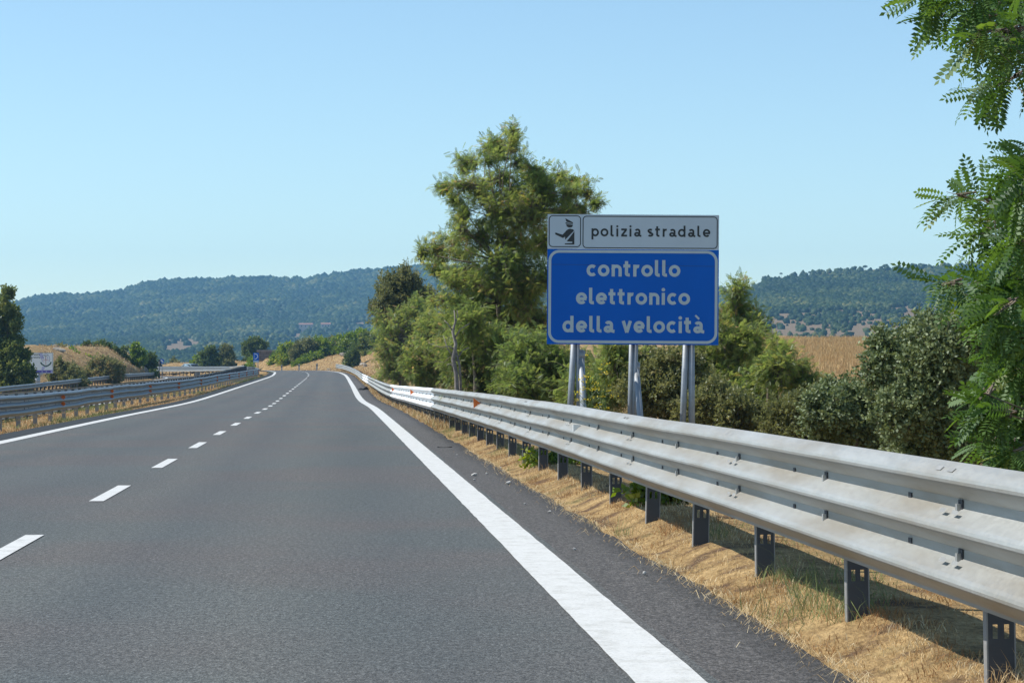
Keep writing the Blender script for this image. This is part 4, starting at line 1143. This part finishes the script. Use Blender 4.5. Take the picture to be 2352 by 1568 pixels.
# blue exit sign by the stone wall
def exit_sign(b, zc, k):
    mb = MB(); mb.box((-6.5*k,-.02,zc-9.5*k),(6.5*k,0,zc+8*k)); p = mb.build('panel', M['signblue'], b)
    mb = MB(); mb.box((-6.3*k,-.02,zc-13.5*k),(6.3*k,0,zc-9.8*k)); mb.build('plate', M['signgrey'], b)
    fl = Flat(-.024)
    def q(a, c): return ((a-1170)/9.408*.57422*k, zc+ (410-c)/9.408*.57422*k)
    fl.stroke([q(1105,300),q(1225,355),q(1238,430),q(1190,490),q(1115,530)], .085)
    for yy in (345,385,425,465): fl.stroke([q(1090,yy),q(1120,yy)], .035)
    fl.mb.build('arrow', M['white'], p)
    mb = MB(); 
    for xx in (-4.5*k, 4.5*k): mb.tube([(xx,.05,-.3),(xx,.05,zc+7*k)], .05, 8)
    mb.build('poles', M['pole'], b, True)
small_sign('exit_sign', 'blue exit sign with a white arrow, in front of the dark stone wall', 588, 818, 316, exit_sign)
# warning sign from behind, with a blue sign beyond
def tri_sign(b, zc, k):
    mb = MB(); r = 8.2*k
    vs = [(-.85*r,0,-.9*r),(.85*r,0,-.9*r),(.2*r,0,1.0*r),(-.2*r,0,1.0*r)]; vs = vs+[(x,.03,z) for x,_,z in vs]; vs = [(x,y,z+zc) for x,y,z in vs]
    mb.add(vs, [(0,1,2,3),(7,6,5,4),(0,4,5,1),(1,5,6,2),(2,6,7,3),(3,7,4,0)]); mb.build('panel', M['darkback'], b)
    mb = MB(); mb.tube([(0,-.04,-.3),(0,-.04,zc+.5*r)], .05, 8); mb.build('pole', M['darkback'], b, True)
small_sign('warning_sign', 'dark back of a triangular warning sign at the end of the outer guardrail', 366, 834, 266, tri_sign)
def blue_sign(b, zc, k):
    mb = MB(); mb.tube([(0,-.02,zc),(0,.02,zc)], 5.2*k, 20); o_ = mb.build('panel', M['signblue'], b)
    fl = Flat(-.026); fl.stroke([(-2.2*k,zc+2.6*k),(2.6*k,zc-2.6*k)], .18); fl.mb.build('arrow', M['white'], o_)
    mb = MB(); mb.tube([(0,.05,-.3),(0,.05,zc+3*k)], .045, 8); mb.build('pole', M['pole'], b, True)
small_sign('round_sign', 'round blue sign with a white arrow peeping out behind the triangular one', 372, 829, 268, blue_sign)
def kerb_sign(b, zc, k):
    mb = MB(); mb.box((-3.4*k,-.02,zc-3*k),(3.4*k,0,zc+2.6*k)); mb.build('panel', M['signblue'], b)
    mb = MB(); mb.box((-2.6*k,-.02,zc+3.0*k),(2.6*k,0,zc+6.0*k)); mb.build('upper_plate', M['cabinet'], b)
    mb = MB(); mb.tube([(0,.05,-.3),(0,.05,zc+5*k)], .05, 8); mb.build('pole', M['pole'], b, True)
small_sign('road_sign', 'tiny blue sign with a dark plate on top, far beyond the sunlit barrier', 459, 834, 392, kerb_sign)
# grey box plate on the bend barrier
X = wx(454,318); b = empty('cabinet', (X, 318, g1(X,318))); tag(b, 'grey roadside cabinet standing in front of the sunlit bend barrier', 'cabinet')
mb = MB(); mb.box((-.36,-.2,-.2),(.36,.2,wz(846,318)-b.location.z)); mb.build('body', M['cabinet'], b); mb = MB(); mb.box((-.40,-.24,wz(846,318)-b.location.z),(.40,.24,wz(845,318)-b.location.z)); mb.build('lid', M['cabinet'], b)

# marker posts on the outside of the bend
first = None
labs = ['left marker post outside the bend, against the bright green bushes', 'middle marker post of the three outside the bend', 'right marker post outside the bend, nearest the rail end']
for lab, x, Z in zip(labs, (647, 687, 728), (334, 321, 307)):
    X = wx(x, Z); r_ = empty('marker_post', (X, Z, g1(X, Z))); tag(r_, lab, 'marker post', 'marker posts outside the bend')
    if first is None:
        mb = MB(); mb.box((-.11,-.05,-.3),(.11,.05,.86)); mb.add([(-.11,-.05,.86),(.11,-.05,.86),(.11,.05,.86),(-.11,.05,.86),(-.11,-.05,.88),(.11,-.05,.95),(.11,.05,.95),(-.11,.05,.88)],[(4,5,6,7),(0,1,5,4),(1,2,6,5),(2,3,7,6),(3,0,4,7)])
        bo = mb.build('body', M['concrete'], r_)
        mb = MB(); mb.box((-.112,-.053,.58),(.112,-.051,.74)); bn = mb.build('band', M['darkback'], r_)
        first = (bo, bn)
    else:
        for q in first: c = q.copy(); col.objects.link(c); c.parent = r_

# stone wall on the bank
WZ = 356.0; X = wx(612,WZ); w_ = empty('stone_wall', (X, WZ, g1(X,WZ))); tag(w_, 'dark coursed stone wall on the bank between the exit sign and green bushes', 'wall')
kk = WZ/F; z0 = wz(830,WZ)-w_.location.z; z1 = wz(803.5,WZ)-w_.location.z
mb = MB(); mb.box((-22*kk,0,z0-1.5),(24*kk,1.0,z1-.25)); mb.build('wall', M['basalt'], w_); mb = MB(); mb.box((-22.5*kk,-.15,z1-.25),(24.5*kk,1.1,z1)); mb.build('coping', simple('dull_coping', (.25,.21,.19), .9), w_)

# car beyond the bend
CZ = 344.0; X = wx(441,CZ); cb = empty('car', (X, CZ, 0), math.radians(-48)); tag(cb, 'silver-blue car, its roof and windows showing above the sunlit barrier', 'car')
gzc = wz(834.5, CZ) - 1.46; cb.location.z = gzc
def extr(mb, prof, y0, y1, inset=0, m=0):
    n = len(prof); vs = [(x, y0+(inset if z > .85 else 0), z) for x, z in prof]+[(x, y1-(inset if z > .85 else 0), z) for x, z in prof]
    mb.add(vs, [tuple(range(n)), tuple(range(2*n-1, n-1, -1))]+[(i, i+n, (i+1)%n+n, (i+1)%n) for i in range(n)], m)
mb = MB(); extr(mb, [(-2.0,.25),(2.0,.25),(2.05,.55),(1.95,.78),(1.15,.90),(.35,1.40),(-.9,1.46),(-1.7,1.1),(-2.02,.9),(-2.05,.5)], -.86, .86, .14); body = mb.build('body', M['carpaint'], cb)
mb = MB(); mb.add([(1.10,-.66,.945),(1.10,.66,.945),(.42,.60,1.375),(.42,-.60,1.375)], [(0,1,2,3)]); mb.v = [(x+.015,y,z+.015) for x,y,z in mb.v]; mb.build('windscreen', M['glass'], cb)
for s_ in (-1, 1):
    mb = MB(); vs = [(.95,s_*.735,.95),(.33,s_*.728,1.33),(-.85,s_*.728,1.38),(-1.5,s_*.735,1.08),(-1.4,s_*.735,.95)]; mb.add(vs+[(x,y-s_*.02,z) for x,y,z in vs], [tuple(range(5)), tuple(range(9,4,-1))]); mb.build('side_window', M['glass'], cb)
    for wx_ in (-1.3, 1.3):
        mb = MB(); mb.tube([(wx_, s_*.88, .31), (wx_, s_*.66, .31)], .31, 16); t_ = mb.build('wheel', M['rubber'], cb); mb = MB(); mb.tube([(wx_, s_*.885, .31), (wx_, s_*.88, .31)], .18, 12); mb.build('rim', M['signback'], t_)
    mb = MB(); mb.box((1.97, s_*.75-.12, .62), (2.03, s_*.75+.12, .74)); mb.build('headlight', M['white'], cb)

# litter and stones on the shoulder
def litter(name, lab, cat, x, y, pts, r, mat, Z=None):
    Z = Z or CH*F/(y-HY); X = wx(x, Z)
    mb = MB(); mb.tube([Vector(p) for p in pts], r, 6); o_ = mb.build(name, M[mat], None, True); o_.location = (X, Z, float(ZR(Z))+.008); tag(o_, lab, cat); return o_
litter('rubber_scrap', 'black scrap of tyre rubber lying on the shoulder near the rail', 'litter', 833, 900.5, [(-.26,.2,.02),(-.1,0,.06),(.05,-.1,.03),(.2,0,.11),(.34,.1,.03)], [.03,.07,.05,.10,.02], 'rubber', 133)
litter('twig', 'thin dark twig lying on the shoulder beside the white line', 'litter', 1022, 1029, [(-.12,0,.012),(-.06,.02,.006),(.03,-.01,.008),(.11,.02,.012)], [.010,.004,.004,.009], 'rubber')
litter('rubber_scrap', 'small dark scrap on the right lane close to the dashes', 'litter', 707, 868, [(-.12,0,.01),(0,.05,.03),(.12,0,.01)], [.02,.04,.02], 'bark', 205)
for i, (x, y, r) in enumerate([(1089,1091.5,.024),(1168,1110,.020),(1118,1088,.012),(1206,1158,.010),(1050,1045,.01),(1090,1102,.011),(1262,1176,.012),(1480,1318,.012),(1150,1075,.012),(1320,1262,.010)]):
    Z = CH*F/(y-HY); rock('stone', 'small pale stone lying on the dark hard shoulder', x, 0, Z, r, (1.4,1,.7), 'loose stones on the shoulder', 'stone', seed=50+i).location.z = .004+r*.2

# ------------------------------------------------------------------ grass and straw
def blades(name, X, Y, h, w, lean, tint, mat, z=None, bend=.35, kind='stuff'):
    n = len(X); z = G(X, Y) if z is None else z
    th = RS.rand(n)*2*PI; fa = RS.rand(n)*2*PI
    dx, dy = np.cos(th), np.sin(th); px_, py_ = np.cos(fa)*w/2, np.sin(fa)*w/2
    b = np.stack([X, Y, z-.01], 1); ln = lean
    m_ = b + np.stack([dx*ln*h*.4, dy*ln*h*.4, h*.55*np.sqrt(np.maximum(0,1-ln*ln*.6))], 1)
    t = b + np.stack([dx*ln*h, dy*ln*h, h*np.sqrt(np.maximum(0,1-ln*ln))*(1-bend*RS.rand(n))], 1)
    s = np.stack([px_, py_, px_*0], 1)
    V = np.stack([b-s, b+s, m_+s*.8, m_-s*.8, t], 1).reshape(-1,3)
    i = (np.arange(n)*5)[:,None]
    o_ = npmesh(name, V, [i+np.array([[0,1,2,3]]), i+np.array([[3,2,4]])], [mat], tint=np.repeat(tint, 5))
    tag(o_, kind=kind); return o_
# verge along the right rail
n = 150000
Y = 5 + 60*RS.rand(n)**1.9
u = .70 + RS.gamma(2.0, .35, n); cl = fbm(Y*.9+u*3, u*4, 3); keep = (RS.rand(n) < .10+2.0*(cl-.27)) & (u < 4.2) & ((u > .86) | (RS.rand(n) < .18))
Y, u, cl = Y[keep], u[keep], cl[keep]; X = L(Y)+u; n = len(X)
gp = fbm(Y*.7+31, u*1.5+8, 3)
tt = np.clip(RS.rand(n)*.86, 0, .86); tt = np.where((gp > .52) & (RS.rand(n) < .5), .9+.1*RS.rand(n), tt)
zz = G(X, Y); zz = np.where(u < .86, ZR(Y)+.004, zz)
pb = fbm(Y*2.2+77, u*3+5, 3); tt = np.where((tt < .86) & (pb > .50), tt*.35, tt); tt = np.where((tt < .86) & (pb < .36), .45+tt*.45, tt)
hv = fbm(Y*3.1+7, u*5+15, 3)*.75 + .32*fbm(Y*.8+3, u*1.2+40, 2)
blades('verge_grass', X, Y, RS.uniform(.02,.12,n)*(.15+2.2*np.clip(hv-.22, 0, 1)*(.6+cl))*(1+(tt > .88)*1.2), RS.uniform(.002,.005,n), RS.uniform(.3,1.0,n), tt, M['straw'], zz)
# lying straw on the asphalt edge
n = 2600; Y = 6+30*RS.rand(n)**1.6; u = .80 - RS.exponential(.05, n); X = L(Y)+u
blades('loose_straw', X, Y, RS.uniform(.03,.12,n), RS.uniform(.002,.004,n), np.full(n,.995), RS.uniform(.5,.86,n), M['straw'], np.full(n,.006))
# far verge
n = 26000; Y = 50+210*RS.rand(n)**1.4; u = RS.uniform(.86, 2.6, n); X = np.interp(Y, RLINE[:240,1], RLINE[:240,0])+u
blades('far_verge_grass', X, Y, RS.uniform(.08,.26,n), .006+Y*.00012, RS.uniform(.2,.9,n), RS.rand(n)*.97, M['straw'])
# median grass
n = 60000; Y = 40+220*RS.rand(n)**1.5; u = RS.uniform(-11.4, -7.95, n); gp = fbm(Y*.12, u*.6, 3); X = L(Y)+u
tt = RS.rand(n)*.86; tt = np.where((gp > .50) & (RS.rand(n) < .55), .9+.1*RS.rand(n), tt)
blades('median_grass', X, Y, RS.uniform(.03,.13,n)*(1+(tt > .88)*1.0), .006+Y*.00010, RS.uniform(.2,.95,n), tt, M['straw'])
# grass on the banks and mound
n = 70000; Y = RS.uniform(150, 420, n); xi = np.where(RS.rand(n) < .5, RS.uniform(90, 600, n), RS.uniform(540, 870, n)); X = wx(xi, Y)
_, sd, _, dd = pathdist(RLINE[::2], X, Y); _, s2, _, d2 = pathdist(OPP[::2], X, Y); uu = X-L(Y)
keep = ((sd > 1.2) | (uu < -21.8)) & (np.abs(s2) > 4.6) & ~((sd > -12.5) & (sd < 1.1) & (Y < 300))
X, Y = X[keep], Y[keep]; n = len(X)
blades('bank_grass', X, Y, RS.uniform(.10,.32,n), .02+Y*.00009, RS.uniform(.1,.8,n), RS.rand(n)*.93, M['straw'])
# dry field
n = 90000; Y = 48+160*RS.rand(n)**.8; xi = RS.uniform(1600, 2450, n); X = wx(xi, Y); uu = X-L(Y); X = X[uu > 6]; Y = Y[uu > 6]; n = len(X)
blades('dry_field_grass', X, Y, RS.uniform(.25,.6,n), .008+Y*.00012, RS.uniform(.05,.5,n), RS.rand(n)**1.1, M['field_straw'])

# ------------------------------------------------------------------ far hills and their woods
def hill(name, xs, ridge, ybase, z0, z1, amp, back=True, nu=200, nv=50, seed=0, bulge=1.0):
    xg = np.linspace(xs[0], xs[1], nu); t = np.linspace(0, 1, nv)
    ry = np.interp(xg, [p[0] for p in ridge], [p[1] for p in ridge])
    T, XG = np.meshgrid(t, xg, indexing='ij'); RY = np.repeat(ry[None], nv, 0)
    Zd = z0 + (z1-z0)*T**bulge
    yi = ybase + (RY-ybase)*T
    X = wx(XG, Zd); Zz = wz(yi, Zd)
    rel = fbm(X*.003+seed, Zd*.002, 2)-.37
    Zd2 = Zd + rel*amp*3*np.sin(T*PI)
    Zz = Zz + rel*amp*np.sin(T*PI*.999)
    Vb = np.stack([X.ravel(), Zd2.ravel(), Zz.ravel()], 1)
    # back slope
    Xb = wx(xg, z1*1.13); last = np.stack([Xb, np.full(nu, z1*1.13), np.full(nu, -30.)], 1)
    V = np.vstack([Vb, last]); Fq = gridfaces(nv+1, nu)
    tag(npmesh(name, V, Fq, [M['hillground']], smooth=True), kind='structure')
    return X, Zd2, Zz, XG, yi
ridgeL = [(-900,760),(-300,735),(-60,712),(50,699),(90,688),(140,684),(200,683),(235,681),(290,674),(330,657),(400,650),(470,648),(540,646),(600,646),(640,645),(700,647),(760,637),(850,627),(930,621),(1000,618),(1060,622),(1150,636),(1300,660),(1450,670),(1560,668),(1650,668),(1720,690),(1900,720),(2600,750)]
HL = hill('hills', (-500, 2500), ridgeL, 853, 1150, 3000, 22, seed=3)
ridgeR = [(1200,800),(1500,770),(1640,745),(1690,700),(1710,672),(1735,655),(1765,641),(1830,634),(1900,628),(1960,622),(2060,616),(2150,612),(2250,612),(2352,606),(2700,600),(3400,620)]
HR = hill('mesa_hill', (1400, 3400), ridgeR, 800, 900, 1750, 8, seed=8, nu=220)

import bmesh
def crown_tpl(seed, sub=0):
    bm = bmesh.new(); bmesh.ops.create_icosphere(bm, subdivisions=sub+1, radius=1)
    bm.verts.ensure_lookup_table(); bmesh.ops.delete(bm, geom=[v for v in bm.verts if v.co.z < -.45], context='VERTS'); bm.verts.index_update(); bm.verts.ensure_lookup_table()
    V = np.array([list(v.co) for v in bm.verts]); Fq = np.array([[v.index for v in f.verts] for f in bm.faces]); bm.free()
    r = np.random.RandomState(seed); V = V*(1+.5*(r.rand(len(V),1)-.5)*1.5); V[:,2] = V[:,2]*1.0+.35
    return V, Fq
def woods(name, grid, count, dens, size, seed):
    X, Y, Zz, XI, YI = grid; nv, nu = X.shape; r = np.random.RandomState(seed)
    a = r.rand(count)*(nv-1.001); b = r.rand(count)*(nu-1.001); i = a.astype(int); j = b.astype(int); fa = a-i; fb = b-j
    def bil(Q): return (Q[i,j]*(1-fa)*(1-fb)+Q[i+1,j]*fa*(1-fb)+Q[i,j+1]*(1-fa)*fb+Q[i+1,j+1]*fa*fb)
    x, y, z, xi, yi = map(bil, (X, Y, Zz, XI, YI)); d = dens(x, y, xi, yi)
    k = (r.rand(count) < d) & (xi > -200) & (xi < 2500); x, y, z, xi, yi, dd = x[k], y[k], z[k], xi[k], yi[k], d[k]
    n = len(x); O_ = np.stack([x, y, z], 1); th = r.rand(n)*6.28
    clus = fbm(x*.03, y*.01+z*.02, 3)
    S = size*r.uniform(.5, 1.3, n)*(y/2500.)
    vs, fs, ts = [], [], []; b0 = 0
    for m_ in range(4):
        q = np.arange(n) % 4 == m_
        V, Fq, tt = scatter(crown_tpl(m_+seed), O_[q], np.stack([np.cos(th[q]), np.sin(th[q]), 0*th[q]], 1), np.repeat([[0,0,1.]], q.sum(), 0), S[q], np.clip(r.rand(q.sum())*.7+(clus[q]-.42)*1.5, 0, 1))
        vs.append(V); fs.append(Fq+b0); ts.append(tt); b0 += len(V)
    tag(npmesh(name, np.vstack(vs), np.vstack(fs), [M['forest']], tint=np.concatenate(ts)), kind='stuff')
def densL(x, y, xi, yi):
    d = np.ones(len(x))
    def band(l, w):
        yy = np.interp(xi, [p[0] for p in l], [p[1] for p in l]); ww = np.interp(xi, [p[0] for p in l], w)
        inx = (xi > l[0][0]) & (xi < l[-1][0]); return inx & (yi-yy > -ww*.6) & (yi-yy < ww*2.2*(.3+1.4*fbm(xi*.05, yi*.1+3, 3)))
    d = np.where(band([(372,789),(420,783),(470,780)], [14,20,5]), .02, d)
    d = np.where(band([(440,778),(560,769),(700,764),(860,742)], [8,11,9,11]), .04, d)
    d = np.where(band([(620,778),(700,775),(860,755)], [9,11,9]), .06, d)
    d = np.where(band([(680,752),(760,750),(860,738)], [5,6,14]), .1, d)
    low = (yi > 772) & (xi > 440) & (xi < 900); d = np.where(low & (fbm(xi*.04, yi*.12, 3) > .46), .25, d)
    sp = (fbm(xi*.02+5, yi*.04, 3) > .62); d = np.where(sp & (yi > 700), .3, d)
    return d
woods('forest', HL, 120000, densL, 4.2, 5)
def densR(x, y, xi, yi):
    top = np.interp(xi, [p[0] for p in ridgeR], [p[1] for p in ridgeR])
    d = np.where(yi < top+12, .10, 1.0)
    lo = np.interp(xi, [1650,1760,1900,2000,2100,2200,2400], [722,722,718,716,702,712,715])
    cl = fbm(xi*.025+2, yi*.07, 3)
    d = np.where(yi > lo, np.where(cl > .53, .7, .03), d)
    d = np.where((yi <= lo) & (fbm(xi*.03, yi*.06+9, 3) > .60), .35, d)
    return d
woods('hillside_scrub', HR, 80000, densR, 3.6, 9)
# individual trees that stand up on the skylines
def skyline(nm, lab0, cat, Z, pts, rr, trunkh, group, ridge, dome=.6):
    tp = crown_tpl(21, 2); first = None
    for i, (x, yt, s, lab) in enumerate(pts):
        yr = np.interp(x, [p[0] for p in ridge], [p[1] for p in ridge]); bz = wz(yr+1.5, Z)
        r_ = empty(nm, (wx(x,Z), Z*.998, bz)); tag(r_, lab, cat, group)
        top = wz(yt-3, Z)-bz; R = s*.8*Z/F
        V, Fq = tp; rot = i*1.3; c, sn = math.cos(rot), math.sin(rot)
        V = np.stack([(V[:,0]*c-V[:,1]*sn)*R, (V[:,0]*sn+V[:,1]*c)*R, top - R*dome + (V[:,2]-.35)*R*dome], 1)
        V += np.random.RandomState(i).randn(*V.shape)*R*.07
        npmesh('crown', V, Fq, [M['forest']], r_, tint=np.full(len(V), .25+.3*((i*37) % 10)/10))
        mb = MB(); mb.tube([(0,0,-2),(0,0,max(1, top-R*dome))], [R*.12, R*.08], 5); mb.build('trunk', M['bark'], r_)
pl = []
names = ['pine at the left end of the ridge row', 'second pine of the ridge row, beside the leftmost one', 'low pine in a dip of the ridge row', 'round pine before the first gap of the ridge row', 'broad pine after the first gap of the ridge row', 'pine in the densest part of the ridge row', 'tallest pine of the ridge row', 'pine just right of the tallest one', 'flat-topped pine of the ridge row', 'small pine near the right end of the ridge row', 'last pine at the right end of the ridge row']
for (x, y, s), nm_ in zip([(548,640,6),(557,638,7),(566,641,5),(575,638,6),(587,638,8),(596,637,7),(605,636,8),(614,637,7),(622,637,8),(633,639,6),(645,640,6)], names): pl.append((x, y, s, nm_))
skyline('pine_tree', None, 'tree', 2990, pl, None, None, 'pines on the left ridge', ridgeL)
sl_ = [(1793,630,4,'small shrub near the left end of the flat hilltop'),(1858,627,4.5,'shrub standing alone on the flat hilltop'),(1945,618,4,'shrub on the flat hilltop, left of the pair'),(1962,615,6,'left shrub of the pair on the flat hilltop'),(1985,613,6,'right shrub of the pair on the flat hilltop'),(2032,611,8,'largest round tree on the flat hilltop'),(2063,612,5,'small tree right of the largest one on the hilltop'),(2100,610,6,'low tree on the hilltop'),(2176,609,9,'wide tree on the hilltop near the close robinia'),(2205,607,7,'tree on the hilltop touching the close robinia')]
skyline('hilltop_tree', None, 'tree', 1745, sl_, None, None, 'trees on the flat hilltop', ridgeR, .75)

# farmhouse on the far slope
def house(x, y, w, lab):
    X_, Y_, Z_, XI_, YI_ = HL; q = ((XI_-x)**2 + ((YI_-y)*4)**2).argmin()
    b = empty('farmhouse', (X_.ravel()[q], Y_.ravel()[q]-4, Z_.ravel()[q]+2.5)); tag(b, lab, 'house', 'farmhouses on the far slope')
    mb = MB(); mb.box((-w/2,-3,-3),(w/2,3,3.2)); wl = mb.build('wall', M['plaster'], b)
    mb = MB(); mb.add([(-w/2-.4,-3.5,3.2),(w/2+.4,-3.5,3.2),(w/2+.4,3.5,3.2),(-w/2-.4,3.5,3.2),(-w/2-.4,0,4.4),(w/2+.4,0,4.4)], [(0,1,5,4),(2,3,4,5),(0,4,3),(1,2,5),(3,2,1,0)]); mb.build('roof', M['rooftile'], b)
    for wx0 in (-w*.3, 0, w*.3): mb = MB(); mb.box((wx0-.5,-3.06,1.0),(wx0+.5,-2.99,2.2)); mb.build('window', M['glass'], b)
house(704, 752, 12, 'larger red-roofed farmhouse on the far slope')
house(757, 751, 8, 'smaller farmhouse right of the larger one on the far slope')

# ------------------------------------------------------------------ haze
mb = MB(); mb.box((-3600,-60,-60),(3900,3600,185))
hz = mb.build('haze', [], None)
m = bpy.data.materials.new('haze_air'); m.use_nodes = True; nt = m.node_tree
nt.nodes.remove(nt.nodes['Principled BSDF'])
pv = nt.nodes.new('ShaderNodeVolumePrincipled'); pv.inputs['Color'].default_value = (.30,.64,1.0,1); pv.inputs['Density'].default_value = .00017; pv.inputs['Anisotropy'].default_value = .15
nt.links.new(pv.outputs[0], nt.nodes['Material Output'].inputs['Volume'])
hz.data.materials.append(m); tag(hz, kind='stuff')
